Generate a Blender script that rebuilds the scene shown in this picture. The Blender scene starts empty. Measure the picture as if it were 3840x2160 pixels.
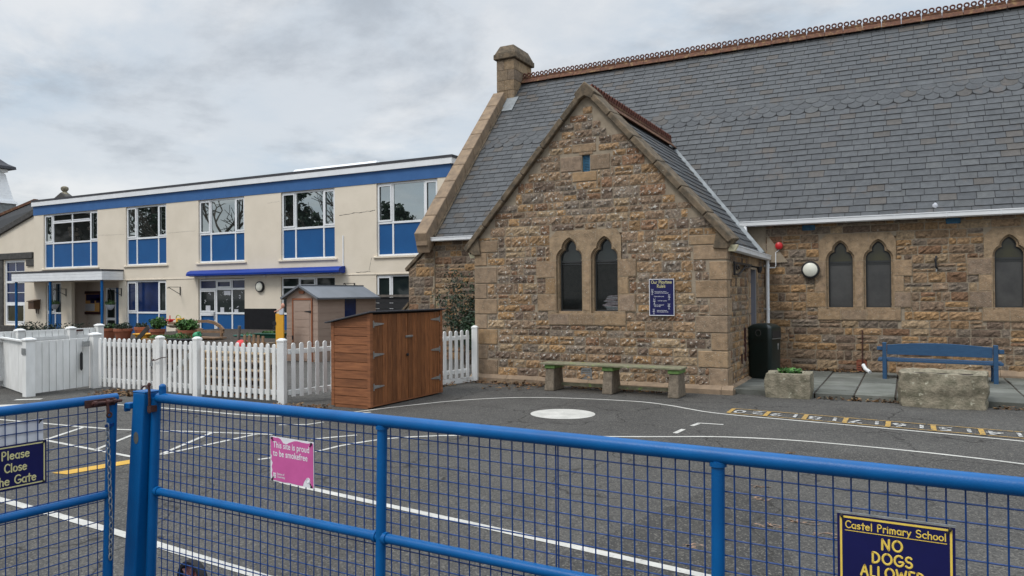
import bpy, bmesh, math, random
from mathutils import Vector, Matrix
R = math.radians
rng = random.Random(7)
scene = bpy.context.scene
COL = scene.collection

# ------------------------------------------------------------------ materials
def mat(name, c1, c2=None, vscale=4.0, rough=0.7, bump=0.0, bscale=40.0, spec=0.4, metal=0.0,
        tint=False, c3=None, s3=8.0, t3=0.62, stretch=None, contrast=(0.35, 0.65), rvar=0.0, w3=0.04):
    m = bpy.data.materials.new(name); m.use_nodes = True
    nt = m.node_tree; N = nt.nodes; L = nt.links
    b = N['Principled BSDF']
    b.inputs['Roughness'].default_value = rough
    b.inputs['Metallic'].default_value = metal
    b.inputs['Specular IOR Level'].default_value = spec
    tc = N.new('ShaderNodeTexCoord'); src = tc.outputs['Object']
    if stretch:
        mp = N.new('ShaderNodeMapping'); mp.inputs['Scale'].default_value = stretch
        L.new(src, mp.inputs['Vector']); src = mp.outputs['Vector']
    def noise(scale, detail=6.0, rg=0.6):
        n = N.new('ShaderNodeTexNoise'); n.inputs['Scale'].default_value = scale
        n.inputs['Detail'].default_value = detail; n.inputs['Roughness'].default_value = rg
        L.new(src, n.inputs['Vector']); return n.outputs['Fac']
    def ramp(fac, lo, hi):
        r = N.new('ShaderNodeMapRange'); r.inputs['From Min'].default_value = lo; r.inputs['From Max'].default_value = hi
        L.new(fac, r.inputs['Value']); return r.outputs['Result']
    def mix(a, bb, fac, mode='MIX'):
        x = N.new('ShaderNodeMix'); x.data_type = 'RGBA'; x.blend_type = mode
        for i, v in ((6, a), (7, bb)):
            if isinstance(v, tuple): x.inputs[i].default_value = (*v, 1)
            else: L.new(v, x.inputs[i])
        if isinstance(fac, (int, float)): x.inputs[0].default_value = fac
        else: L.new(fac, x.inputs[0])
        return x.outputs[2]
    out = c1
    if c2: out = mix(c1, c2, ramp(noise(vscale), *contrast))
    if tint:
        a = N.new('ShaderNodeAttribute'); a.attribute_name = 'tint'
        out = mix(out, a.outputs['Color'], 1.0, 'MULTIPLY')
    if c3: out = mix(out, c3, ramp(noise(s3, 5.0, 0.7), t3, t3 + w3))
    if isinstance(out, tuple): b.inputs['Base Color'].default_value = (*out, 1)
    else: L.new(out, b.inputs['Base Color'])
    if bump:
        bp = N.new('ShaderNodeBump'); bp.inputs['Strength'].default_value = bump; bp.inputs['Distance'].default_value = 0.02
        L.new(noise(bscale, 5.0, 0.65), bp.inputs['Height']); L.new(bp.outputs['Normal'], b.inputs['Normal'])
    if rvar:
        rr = N.new('ShaderNodeMapRange'); rr.inputs['To Min'].default_value = rough - rvar; rr.inputs['To Max'].default_value = rough + rvar
        L.new(noise(vscale * 2.3), rr.inputs['Value']); L.new(rr.outputs['Result'], b.inputs['Roughness'])
    return m

M = {}
M['rubble'] = mat('rubble_stone', (1.25, 1.2, 1.15), (0.58, 0.58, 0.60), 26, 0.9, 1.0, 42, 0.2, tint=True, c3=(0.54, 0.51, 0.45), s3=19.0, t3=0.585, w3=0.03)
M['rubble_clean'] = mat('rubble_stone_clean', (1.15, 1.1, 1.06), (0.56, 0.56, 0.57), 24, 0.9, 1.0, 42, 0.2, tint=True, c3=(0.5, 0.47, 0.4), s3=13.0, t3=0.66, w3=0.03)
M['mortar'] = mat('mortar', (0.36, 0.295, 0.22), (0.28, 0.23, 0.17), 9, 0.95, 0.6, 60, 0.1)
M['ashlar'] = mat('ashlar_granite', (1.1, 1.06, 1.02), (0.60, 0.59, 0.58), 11, 0.9, 0.8, 60, 0.2, tint=True, c3=(0.43, 0.39, 0.32), s3=42, t3=0.60, w3=0.05, contrast=(.3, .7))
M['coping'] = mat('weathered_coping', (0.20, 0.15, 0.10), (0.085, 0.07, 0.052), 9, 0.9, 0.7, 45, 0.2, c3=(0.30, 0.27, 0.21), s3=22, t3=0.64)
M['coping_warm'] = mat('warm_coping', (0.31, 0.225, 0.15), (0.20, 0.148, 0.105), 5, 0.9, 0.4, 60, 0.2, c3=(0.2, 0.15, 0.1), s3=9, t3=0.66)
M['slate'] = mat('roof_slate', (0.96, 0.97, 0.97), (0.68, 0.69, 0.70), 9, 0.55, 0.3, 60, 0.35, tint=True, c3=(0.095, 0.070, 0.052), s3=1.9, t3=0.58, w3=0.22, rvar=0.1)
M['slate_under'] = mat('roof_underlay', (0.022, 0.022, 0.023), rough=0.9)
M['ridge_crest'] = mat('ridge_crest_terracotta', (0.15, 0.055, 0.038), (0.075, 0.036, 0.028), 12, 0.9, 0.3, 60, 0.2)
M['terracotta_ridge'] = mat('ridge_terracotta', (0.15, 0.068, 0.042), (0.085, 0.045, 0.032), 12, 0.9, 0.3, 60, 0.2, c3=(0.22, 0.14, 0.07), s3=9, t3=0.52, w3=0.14)
M['lead'] = mat('lead_flashing', (0.23, 0.245, 0.25), (0.15, 0.16, 0.165), 6, 0.6, 0.2, 30)
M['white_pvc'] = mat('white_pvc', (0.82, 0.83, 0.84), (0.75, 0.76, 0.77), 3, 0.35, spec=0.5)
M['cream_pvc'] = mat('cream_box_end', (0.75, 0.68, 0.45), rough=0.5)
M['glass_dark'] = mat('glass_dark', (0.012, 0.018, 0.02), (0.02, 0.028, 0.026), 3, 0.04, spec=0.5)
M['glass_olive'] = mat('glass_olive_light', (0.045, 0.042, 0.016), (0.03, 0.028, 0.014), 3, 0.12, spec=0.5)
M['glass_grey'] = mat('glass_grey_light', (0.065, 0.064, 0.062), (0.04, 0.04, 0.04), 3, 0.15, spec=0.5)
M['glass_sky'] = mat('glass_reflective', (0.010, 0.013, 0.013), (0.016, 0.02, 0.02), 2, 0.02, spec=0.5)
_n = M['glass_sky'].node_tree; _g = _n.nodes.new('ShaderNodeBsdfGlossy'); _g.inputs['Roughness'].default_value = 0.006; _g.inputs['Color'].default_value = (.92, .97, .95, 1)
_m = _n.nodes.new('ShaderNodeMixShader'); _m.inputs[0].default_value = 0.42
_n.links.new(_n.nodes['Principled BSDF'].outputs[0], _m.inputs[1]); _n.links.new(_g.outputs[0], _m.inputs[2]); _n.links.new(_m.outputs[0], _n.nodes['Material Output'].inputs['Surface'])
M['glass_navy'] = mat('glass_with_blue_blind', (0.009, 0.024, 0.095), (0.007, 0.017, 0.062), 3, 0.08, spec=0.4)
M['lead_frame'] = mat('dark_window_frame', (0.035, 0.037, 0.037), rough=0.5)
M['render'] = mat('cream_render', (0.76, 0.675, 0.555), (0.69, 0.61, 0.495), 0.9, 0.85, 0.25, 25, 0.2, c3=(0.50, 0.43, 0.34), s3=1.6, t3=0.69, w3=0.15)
M['render_shade'] = mat('shaded_cream_render', (0.66, 0.57, 0.49), (0.60, 0.52, 0.44), 3, 0.9, 0.3, 60, 0.2)  # cream render with the entrance recess's shade put into a darker colour
M['fascia_blue'] = mat('fascia_blue', (0.040, 0.130, 0.33), (0.032, 0.112, 0.29), 2.0, 0.55, 0.06, 30, c3=(0.07, 0.17, 0.36), s3=5, t3=0.66, w3=0.1)
M['panel_blue'] = mat('panel_blue', (0.008, 0.088, 0.26), (0.007, 0.078, 0.235), 2, 0.45)
M['felt'] = mat('roof_felt', (0.065, 0.065, 0.075), (0.05, 0.05, 0.055), 4, 0.85, 0.3, 60)
M['gate_blue'] = mat('gate_blue_paint', (0.001, 0.100, 0.305), (0.001, 0.081, 0.255), 6, 0.36, 0.10, 120, 0.28, c3=(0.003, 0.06, 0.23), s3=14, t3=0.68, w3=0.1)
M['wire_blue'] = mat('mesh_blue_paint', (0.003, 0.042, 0.18), (0.0025, 0.033, 0.14), 30, 0.45, 0.1, 100, 0.4)
M['bench_blue'] = mat('bench_blue_paint', (0.026, 0.082, 0.17), (0.019, 0.064, 0.14), 8, 0.55, 0.15, 60, stretch=(1, 6, 6))
M['awning_blue'] = mat('awning_blue', (0.003, 0.034, 0.27), (0.003, 0.028, 0.23), 2, 0.35, spec=0.25)
M['sign_navy'] = mat('sign_navy', (0.006, 0.007, 0.075), (0.005, 0.006, 0.06), 4, 0.35)
M['sign_yellow'] = mat('sign_yellow', (0.80, 0.58, 0.10), (0.72, 0.51, 0.08), 30, 0.5)
M['sign_cream'] = mat('sign_cream', (0.62, 0.57, 0.28), (0.55, 0.5, 0.24), 30, 0.5)
M['sign_pink'] = mat('sign_pink', (0.58, 0.11, 0.33), (0.52, 0.095, 0.29), 14, 0.55, c3=(0.66, 0.2, 0.42), s3=9, t3=0.68, w3=0.1)
M['sign_white'] = mat('sign_white', (0.78, 0.78, 0.80), (0.68, 0.68, 0.71), 9, 0.5)
M['rust'] = mat('rusty_bolt', (0.075, 0.024, 0.018), (0.04, 0.016, 0.013), 25, 0.7, 0.3, 80)
M['galv'] = mat('galvanised_steel', (0.42, 0.43, 0.43), (0.28, 0.29, 0.29), 30, 0.45, 0.1, 80, metal=0.7)
M['black_metal'] = mat('black_metal', (0.018, 0.018, 0.02), rough=0.5)
M['bin_green'] = mat('bin_dark_green', (0.008, 0.016, 0.014), (0.006, 0.012, 0.011), 5, 0.33)
M['concrete'] = mat('pitted_concrete', (0.25, 0.205, 0.155), (0.145, 0.12, 0.092), 14, 0.95, 0.9, 45, 0.15, c3=(0.16, 0.13, 0.1), s3=24, t3=0.62)
M['mossy_slat'] = mat('mossy_green_slat', (0.245, 0.22, 0.15), (0.145, 0.145, 0.085), 9, 0.85, 0.4, 60, c3=(0.23, 0.31, 0.10), s3=7, t3=0.6)
M['mossy_green'] = mat('green_painted_block', (0.20, 0.34, 0.10), (0.13, 0.22, 0.07), 14, 0.8, 0.3, 60)
M['trough'] = mat('lichened_granite', (0.31, 0.27, 0.20), (0.15, 0.138, 0.098), 9, 0.95, 1.0, 28, 0.15, c3=(0.42, 0.40, 0.31), s3=13, t3=0.6, w3=0.06)
M['flag'] = mat('paving_flag', (1.08, 1.08, 1.08), (0.72, 0.74, 0.70), 3.5, 0.8, 0.2, 60, 0.3, tint=True, c3=(0.085, 0.095, 0.065), s3=4, t3=0.66, w3=0.1)
M['soil'] = mat('soil', (0.035, 0.026, 0.02), (0.055, 0.042, 0.03), 20, 0.95, 0.8, 50)
M['leaf_litter'] = mat('fallen_leaves', (1.1, 1.1, 1.1), (0.7, 0.7, 0.7), 20, 0.8, tint=True)
M['leaf'] = mat('leaf_green', (1.1, 1.1, 1.1), (0.7, 0.75, 0.7), 15, 0.55, tint=True)
M['bark'] = mat('bark', (0.10, 0.08, 0.06), (0.055, 0.045, 0.035), 12, 0.9, 0.7, 30)
M['terracotta'] = mat('terracotta_pot', (0.33, 0.115, 0.06), (0.26, 0.09, 0.05), 9, 0.85, 0.2, 50, c3=(0.42, 0.22, 0.15), s3=8, t3=0.67)
M['white_wood'] = mat('white_painted_wood', (0.79, 0.785, 0.765), (0.68, 0.675, 0.65), 5, 0.55, 0.12, 40, 0.3, c3=(0.36, 0.35, 0.31), s3=9, t3=0.70, w3=0.12, stretch=(1, 1, 0.45))
M['shed_brown'] = mat('stained_pine', (0.26, 0.098, 0.034), (0.145, 0.052, 0.019), 5, 0.6, 0.25, 40, 0.35, stretch=(6, 6, 0.8), tint=True, c3=(0.085, 0.028, 0.012), s3=4.5, t3=0.65, w3=0.05)
M['shed_lap'] = mat('stained_shiplap', (0.29, 0.115, 0.048), (0.18, 0.068, 0.029), 5, 0.6, 0.25, 40, 0.35, stretch=(0.8, 0.8, 7), tint=True, c3=(0.085, 0.028, 0.012), s3=3.5, t3=0.66, w3=0.05)
M['shed_beige'] = mat('beige_resin', (0.365, 0.27, 0.215), (0.33, 0.24, 0.19), 3, 0.6, 0.1, 30, stretch=(1, 1, 8))
M['shed_trim'] = mat('brown_resin_trim', (0.26, 0.095, 0.045), rough=0.6)
M['shed_roof'] = mat('grey_resin_roof', (0.155, 0.165, 0.185), (0.125, 0.135, 0.15), 2, 0.4)
M['old_wood'] = mat('weathered_wood', (0.25, 0.155, 0.09), (0.16, 0.10, 0.06), 6, 0.85, 0.4, 40, stretch=(1, 1, 1))
M['grey_wood'] = mat('grey_weathered_wood', (0.17, 0.145, 0.125), (0.09, 0.08, 0.07), 6, 0.9, 0.4, 40)
M['pale_wood'] = mat('pale_pallet_wood', (0.52, 0.40, 0.26), (0.40, 0.29, 0.18), 6, 0.8, 0.2, 40)
M['dark_board'] = mat('dark_grey_board', (0.028, 0.028, 0.03), (0.018, 0.018, 0.02), 6, 0.8, 0.3, 40, stretch=(1, 1, 6))
M['chalkboard'] = mat('chalkboard', (0.010, 0.010, 0.012), (0.014, 0.014, 0.016), 4, 0.8, spec=0.2)
M['dark_stone'] = mat('dark_grey_stone', (0.085, 0.08, 0.075), (0.05, 0.048, 0.045), 6, 0.9, 0.7, 20)
M['cork'] = mat('cork_board', (0.62, 0.35, 0.12), (0.55, 0.3, 0.10), 20, 0.9)
M['maroon'] = mat('maroon_wood', (0.04, 0.012, 0.014), rough=0.5)
M['paper'] = mat('paper', (0.55, 0.56, 0.6), (0.48, 0.49, 0.53), 15, 0.8)
M['lamp_lens'] = mat('opal_lamp_lens', (0.72, 0.71, 0.62), rough=0.35)
M['alarm_red'] = mat('alarm_red', (0.55, 0.025, 0.03), rough=0.35)
M['toy_red'] = mat('toy_red', (0.60, 0.03, 0.03), rough=0.45)
M['toy_yellow'] = mat('toy_yellow', (0.72, 0.36, 0.03), (0.65, 0.32, 0.03), 5, 0.5)
M['toy_lime'] = mat('toy_lime', (0.36, 0.42, 0.12), rough=0.5)
M['toy_green'] = mat('toy_green', (0.03, 0.26, 0.12), rough=0.5)
M['trough_green'] = mat('trough_dark_green', (0.012, 0.07, 0.045), (0.01, 0.055, 0.035), 6, 0.45)
M['blue_grille'] = mat('blue_grille', (0.035, 0.14, 0.24), (0.02, 0.08, 0.14), 20, 0.6)
M['brick_vent'] = mat('brick_vent', (0.24, 0.075, 0.045), rough=0.9)
M['brown_plastic'] = mat('brown_box', (0.14, 0.075, 0.042), (0.10, 0.055, 0.03), 6, 0.5)
M['skin'] = mat('painted_skin', (0.55, 0.28, 0.2), rough=0.6)
M['rubber'] = mat('rubber', (0.02, 0.018, 0.02), rough=0.7)
M['wheel_rim'] = mat('wheel_rim_paint', (0.30, 0.20, 0.19), (0.2, 0.05, 0.06), 25, 0.5)
M['grey_metal_door'] = mat('grey_door_paint', (0.20, 0.20, 0.225), rough=0.5)
M['line_white'] = mat('line_paint_white', (0.54, 0.52, 0.475), (0.42, 0.405, 0.37), 5, 0.8, 0.3, 120, c3=(0.17, 0.165, 0.155), s3=34, t3=0.60, w3=0.10)
M['line_yellow'] = mat('line_paint_yellow', (0.58, 0.34, 0.05), (0.47, 0.27, 0.04), 6, 0.75, 0.2, 120, c3=(0.16, 0.13, 0.08), s3=30, t3=0.64, w3=0.08)
M['track_white'] = mat('worn_number_paint', (0.55, 0.54, 0.51), (0.42, 0.41, 0.39), 8, 0.8, 0.2, 120, c3=(0.09, 0.085, 0.08), s3=26, t3=0.49, w3=0.06)
M['track_yellow'] = mat('worn_track_yellow', (0.46, 0.28, 0.06), (0.36, 0.22, 0.06), 8, 0.8, 0.2, 120, c3=(0.10, 0.095, 0.085), s3=20, t3=0.54, w3=0.06)

M['clear_glass'] = mat('clear_glass', (0.02, 0.024, 0.024), rough=0.03, spec=0.6)
M['clear_glass'].node_tree.nodes['Principled BSDF'].inputs['Alpha'].default_value = 0.30

def asphalt(name='asphalt', k=1.0):
    m = bpy.data.materials.new(name); m.use_nodes = True
    nt = m.node_tree; N = nt.nodes; L = nt.links; b = N['Principled BSDF']
    b.inputs['Roughness'].default_value = 0.85; b.inputs['Specular IOR Level'].default_value = 0.25
    tc = N.new('ShaderNodeTexCoord'); o = tc.outputs['Object']
    def noise(s, d=4, r=0.6, vec=None):
        n = N.new('ShaderNodeTexNoise'); n.inputs['Scale'].default_value = s; n.inputs['Detail'].default_value = d; n.inputs['Roughness'].default_value = r
        L.new(vec or o, n.inputs['Vector']); return n
    def rng_(v, a, c, ta=0, tb=1):
        r = N.new('ShaderNodeMapRange'); r.inputs['From Min'].default_value = a; r.inputs['From Max'].default_value = c
        r.inputs['To Min'].default_value = ta; r.inputs['To Max'].default_value = tb; L.new(v, r.inputs['Value']); return r.outputs['Result']
    def mix(a, c, f):
        x = N.new('ShaderNodeMix'); x.data_type = 'RGBA'
        for i, v in ((6, a), (7, c)):
            if isinstance(v, tuple): x.inputs[i].default_value = (*v, 1)
            else: L.new(v, x.inputs[i])
        L.new(f, x.inputs[0]); return x.outputs[2]
    def mul(a, c):
        x = N.new('ShaderNodeMath'); x.operation = 'MULTIPLY'; L.new(a, x.inputs[0])
        if isinstance(c, (int, float)): x.inputs[1].default_value = c
        else: L.new(c, x.inputs[1])
        return x.outputs[0]
    base = mix((0.057 * k, 0.0535 * k, 0.0495 * k), (0.085 * k, 0.0805 * k, 0.0745 * k), rng_(noise(0.55, 5).outputs['Fac'], 0.35, 0.65))
    base = mix(base, (0.048, 0.045, 0.042), mul(rng_(noise(1.7, 6, 0.7).outputs['Fac'], 0.54, 0.64), 0.6))
    # coarse aggregate
    vo = N.new('ShaderNodeTexVoronoi'); vo.inputs['Scale'].default_value = 95.0; L.new(o, vo.inputs['Vector'])
    sp = N.new('ShaderNodeSeparateColor'); L.new(vo.outputs['Color'], sp.inputs['Color'])
    base = mix(base, (0.19, 0.175, 0.15), mul(rng_(sp.outputs['Red'], 0.72, 1.0), 0.72))
    base = mix(base, (0.024, 0.023, 0.022), mul(rng_(sp.outputs['Green'], 0.66, 1.0), 0.75))
    # cracks
    w = noise(1.3, 3); ad = N.new('ShaderNodeVectorMath'); ad.operation = 'ADD'
    sc = N.new('ShaderNodeVectorMath'); sc.operation = 'SCALE'; sc.inputs['Scale'].default_value = 0.9
    L.new(w.outputs['Color'], sc.inputs[0]); L.new(o, ad.inputs[0]); L.new(sc.outputs[0], ad.inputs[1])
    vc = N.new('ShaderNodeTexVoronoi'); vc.feature = 'DISTANCE_TO_EDGE'; vc.inputs['Scale'].default_value = 0.62; L.new(ad.outputs[0], vc.inputs['Vector'])
    crack = mul(rng_(vc.outputs['Distance'], 0.0, 0.010, 1, 0), rng_(noise(0.35, 2).outputs['Fac'], 0.42, 0.50))
    base = mix(base, (0.018, 0.016, 0.014), mul(crack, 0.95))
    # fine craze
    vf = N.new('ShaderNodeTexVoronoi'); vf.feature = 'DISTANCE_TO_EDGE'; vf.inputs['Scale'].default_value = 4.0; L.new(ad.outputs[0], vf.inputs['Vector'])
    craze = mul(rng_(vf.outputs['Distance'], 0.0, 0.03, 1, 0), rng_(noise(0.5, 3).outputs['Fac'], 0.56, 0.64))
    base = mix(base, (0.03, 0.027, 0.024), mul(craze, 0.55))
    # pale scuffs and tiny leaf scraps
    base = mix(base, (0.24, 0.22, 0.18), mul(rng_(noise(7.5, 3, 0.55).outputs['Fac'], 0.735, 0.76), 0.6))
    L.new(base, b.inputs['Base Color'])
    bp = N.new('ShaderNodeBump'); bp.inputs['Strength'].default_value = 0.55; bp.inputs['Distance'].default_value = 0.006
    L.new(vo.outputs['Distance'], bp.inputs['Height']); L.new(bp.outputs['Normal'], b.inputs['Normal'])
    return m
M['asphalt'] = asphalt()

# ------------------------------------------------------------------ mesh helpers
def tag(o, label=None, cat=None, group=None, kind=None):
    if label: o['label'] = label
    if cat: o['category'] = cat
    if group: o['group'] = group
    if kind: o['kind'] = kind
    return o

ROOTM = {}
def thing(name, label, cat, loc=(0, 0, 0), rz=0.0, group=None):
    o = bpy.data.objects.new(name, None); COL.objects.link(o)
    o.location = loc; o.rotation_euler = (0, 0, rz); o.empty_display_size = 0.2
    ROOTM[o.name] = (Matrix.Translation(loc) @ Matrix.Rotation(rz, 4, 'Z')).inverted()
    return tag(o, label, cat, group)

class MB:
    def __init__(s): s.v = []; s.f = []; s.t = []; s.mi = []; s.tint = (1, 1, 1); s.m = 0
    def add(s, vs, fs):
        n = len(s.v); s.v += [tuple(p) for p in vs]; s.t += [s.tint] * len(vs)
        s.f += [tuple(n + i for i in f) for f in fs]; s.mi += [s.m] * len(fs); return s
    def hexa(s, p):  # 4 bottom ccw, 4 top ccw
        return s.add(p, [(3, 2, 1, 0), (4, 5, 6, 7), (0, 1, 5, 4), (1, 2, 6, 5), (2, 3, 7, 6), (3, 0, 4, 7)])
    def box(s, x0, x1, y0, y1, z0, z1):
        x0, x1 = min(x0, x1), max(x0, x1); y0, y1 = min(y0, y1), max(y0, y1); z0, z1 = min(z0, z1), max(z0, z1)
        return s.hexa([(x0, y0, z0), (x1, y0, z0), (x1, y1, z0), (x0, y1, z0), (x0, y0, z1), (x1, y0, z1), (x1, y1, z1), (x0, y1, z1)])
    def bar(s, a, b, w, h, up=(0, 0, 1)):  # rectangular bar from a to b
        a = Vector(a); b = Vector(b); d = (b - a).normalized(); u = Vector(up)
        sd = d.cross(u); 
        if sd.length < 1e-5: sd = d.cross(Vector((0, 1, 0)))
        sd.normalize(); u = sd.cross(d).normalized(); sd = sd * (w / 2); u = u * (h / 2)
        return s.hexa([a - sd - u, a + sd - u, b + sd - u, b - sd - u, a - sd + u, a + sd + u, b + sd + u, b - sd + u])
    def prism(s, pts, vec):
        n = len(pts); vec = Vector(vec); q = [Vector(p) for p in pts]
        return s.add(q + [p + vec for p in q], [tuple(range(n))[::-1], tuple(range(n, 2 * n))] + [(i, (i + 1) % n, n + (i + 1) % n, n + i) for i in range(n)])
    def quad(s, *p): return s.add(p, [tuple(range(len(p)))])
    def tube(s, path, r, n=8, closed=False, caps=True, flat=None):
        P = [Vector(p) for p in path]; k = len(P); rings = []
        rad = r if isinstance(r, (list, tuple)) else [r] * k
        ref = None
        for i in range(k):
            if closed: d = P[(i + 1) % k] - P[i - 1]
            else: d = P[min(i + 1, k - 1)] - P[max(i - 1, 0)]
            if d.length < 1e-9: d = Vector((0, 0, 1))
            d.normalize()
            if ref is None:
                ref = Vector((0, 0, 1)) if abs(d.z) < 0.9 else Vector((1, 0, 0))
                if flat: ref = Vector(flat)
            a = d.cross(ref)
            if a.length < 1e-6: a = d.orthogonal()
            a.normalize(); b = a.cross(d).normalized()
            if not flat: ref = b
            kb = 0.35 if flat else 1.0
            rings.append([P[i] + (a * math.cos(2 * math.pi * j / n) + b * kb * math.sin(2 * math.pi * j / n)) * rad[i] for j in range(n)])
        vs = [p for rr in rings for p in rr]; fs = []
        for i in range(k if closed else k - 1):
            a = i * n; b = ((i + 1) % k) * n
            for j in range(n): fs.append((a + j, b + j, b + (j + 1) % n, a + (j + 1) % n))
        if caps and not closed: fs += [tuple(range(n)), tuple(range((k - 1) * n, k * n))[::-1]]
        return s.add(vs, fs)
    def cyl(s, a, b, r, n=12): return s.tube([a, b], r, n)
    def lathe(s, prof, c, n=20, axis='Z'):
        vs = []; fs = []; c = Vector(c)
        for r, h in prof:
            for j in range(n):
                a = 2 * math.pi * j / n
                p = Vector((r * math.cos(a), r * math.sin(a), h))
                if axis == 'Y': p = Vector((p.x, -h, p.y))
                if axis == 'X': p = Vector((h, p.x, p.y))
                vs.append(c + p)
        k = len(prof)
        for i in range(k - 1):
            for j in range(n): fs.append((i * n + j, i * n + (j + 1) % n, (i + 1) * n + (j + 1) % n, (i + 1) * n + j))
        fs += [tuple(range(n))[::-1], tuple(range((k - 1) * n, k * n))]
        return s.add(vs, fs)
    def blob(s, c, r, seg=10, rings=6, jit=0.0):
        vs = []; fs = []; c = Vector(c)
        for i in range(rings + 1):
            th = math.pi * i / rings
            for j in range(seg):
                ph = 2 * math.pi * j / seg; q = 1 + rng.uniform(-jit, jit)
                vs.append(c + Vector((r[0] * math.sin(th) * math.cos(ph), r[1] * math.sin(th) * math.sin(ph), r[2] * math.cos(th))) * q)
        for i in range(rings):
            for j in range(seg): fs.append((i * seg + j, (i + 1) * seg + j, (i + 1) * seg + (j + 1) % seg, i * seg + (j + 1) % seg))
        return s.add(vs, fs)
    def leaf(s, p, size, tilt=None, w=0.5):
        d = Vector((rng.gauss(0, 1), rng.gauss(0, 1), rng.gauss(0, 1) if tilt is None else tilt * rng.gauss(0, 1))).normalized()
        e = d.cross(Vector((rng.gauss(0, 1), rng.gauss(0, 1), rng.gauss(0, 1)))).normalized()
        if tilt is not None:
            e = d.cross(Vector((rng.gauss(0, .3), rng.gauss(0, .3), 1))).normalized()
        p = Vector(p); a = d * size * 0.5; b = e * size * 0.5 * w; nrm = d.cross(e) * size * 0.12
        return s.add([p - a, p + b + nrm, p + a, p - b + nrm], [(0, 1, 2), (0, 2, 3)])
    def build(s, name, mats, parent=None, origin=None, smooth=False, bevel=0.0, seg=1):
        me = bpy.data.meshes.new(name)
        if parent is not None:
            r = parent
            while r.parent: r = r.parent
            W = ROOTM[r.name]
        else: W = Matrix.Translation(-Vector(origin or (0, 0, 0)))
        me.from_pydata([W @ Vector(p) for p in s.v], [], s.f)
        at = me.attributes.new('tint', 'FLOAT_COLOR', 'POINT')
        at.data.foreach_set('color', [c for t in s.t for c in (*t, 1.0)])
        if not isinstance(mats, (list, tuple)): mats = [mats]
        for m in mats: me.materials.append(m)
        if len(mats) > 1: me.polygons.foreach_set('material_index', s.mi)
        bm = bmesh.new(); bm.from_mesh(me); bmesh.ops.recalc_face_normals(bm, faces=bm.faces); bm.to_mesh(me); bm.free()
        if smooth:
            me.polygons.foreach_set('use_smooth', [True] * len(me.polygons))
            try: me.set_sharp_from_angle(angle=R(40))
            except Exception: pass
        o = bpy.data.objects.new(name, me); COL.objects.link(o)
        if parent is not None: o.parent = parent
        else:
            o.location = origin or (0, 0, 0); ROOTM[o.name] = W
        if bevel:
            md = o.modifiers.new('bevel', 'BEVEL'); md.width = bevel; md.segments = seg; md.limit_method = 'ANGLE'; md.angle_limit = R(50)
        return o

def copy_tree(o, parent=None, dx=(0, 0, 0)):
    c = o.copy(); COL.objects.link(c)
    if parent: c.parent = parent
    else: c.location = Vector(o.location) + Vector(dx)
    for ch in list(o.children): copy_tree(ch, c)
    return c

DG = None
def curve_verts(cu):
    o = bpy.data.objects.new('tmp', cu); COL.objects.link(o)
    bpy.context.view_layer.update()
    me = bpy.data.meshes.new_from_object(o.evaluated_get(bpy.context.evaluated_depsgraph_get()))
    vs = [tuple(v.co) for v in me.vertices]; fs = [tuple(p.vertices) for p in me.polygons]
    bpy.data.objects.remove(o); bpy.data.curves.remove(cu); bpy.data.meshes.remove(me)
    return vs, fs
def plate(mb, outer, holes, t, fn):   # flat plate with holes; fn(x, z, d) -> world, d in 0..t (0 = front)
    cu = bpy.data.curves.new('tmpc', 'CURVE'); cu.dimensions = '2D'; cu.fill_mode = 'BOTH'; cu.extrude = t / 2
    for loop in [outer] + holes:
        sp = cu.splines.new('POLY'); sp.points.add(len(loop) - 1)
        for p, q in zip(sp.points, loop): p.co = (q[0], q[1], 0, 1)
        sp.use_cyclic_u = True
    vs, fs = curve_verts(cu)
    mb.add([fn(x, y, t / 2 - z) for x, y, z in vs], fs)
def text(mb, body, size, fn, align='CENTER', extrude=0.0006, space=1.0, offset=0.0):
    cu = bpy.data.curves.new('tmpt', 'FONT'); cu.body = body; cu.size = size; cu.align_x = align; cu.extrude = extrude
    cu.space_character = space; cu.offset = offset; cu.resolution_u = 3
    vs, fs = curve_verts(cu)
    mb.add([fn(x, y, -z) for x, y, z in vs], fs)

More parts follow.
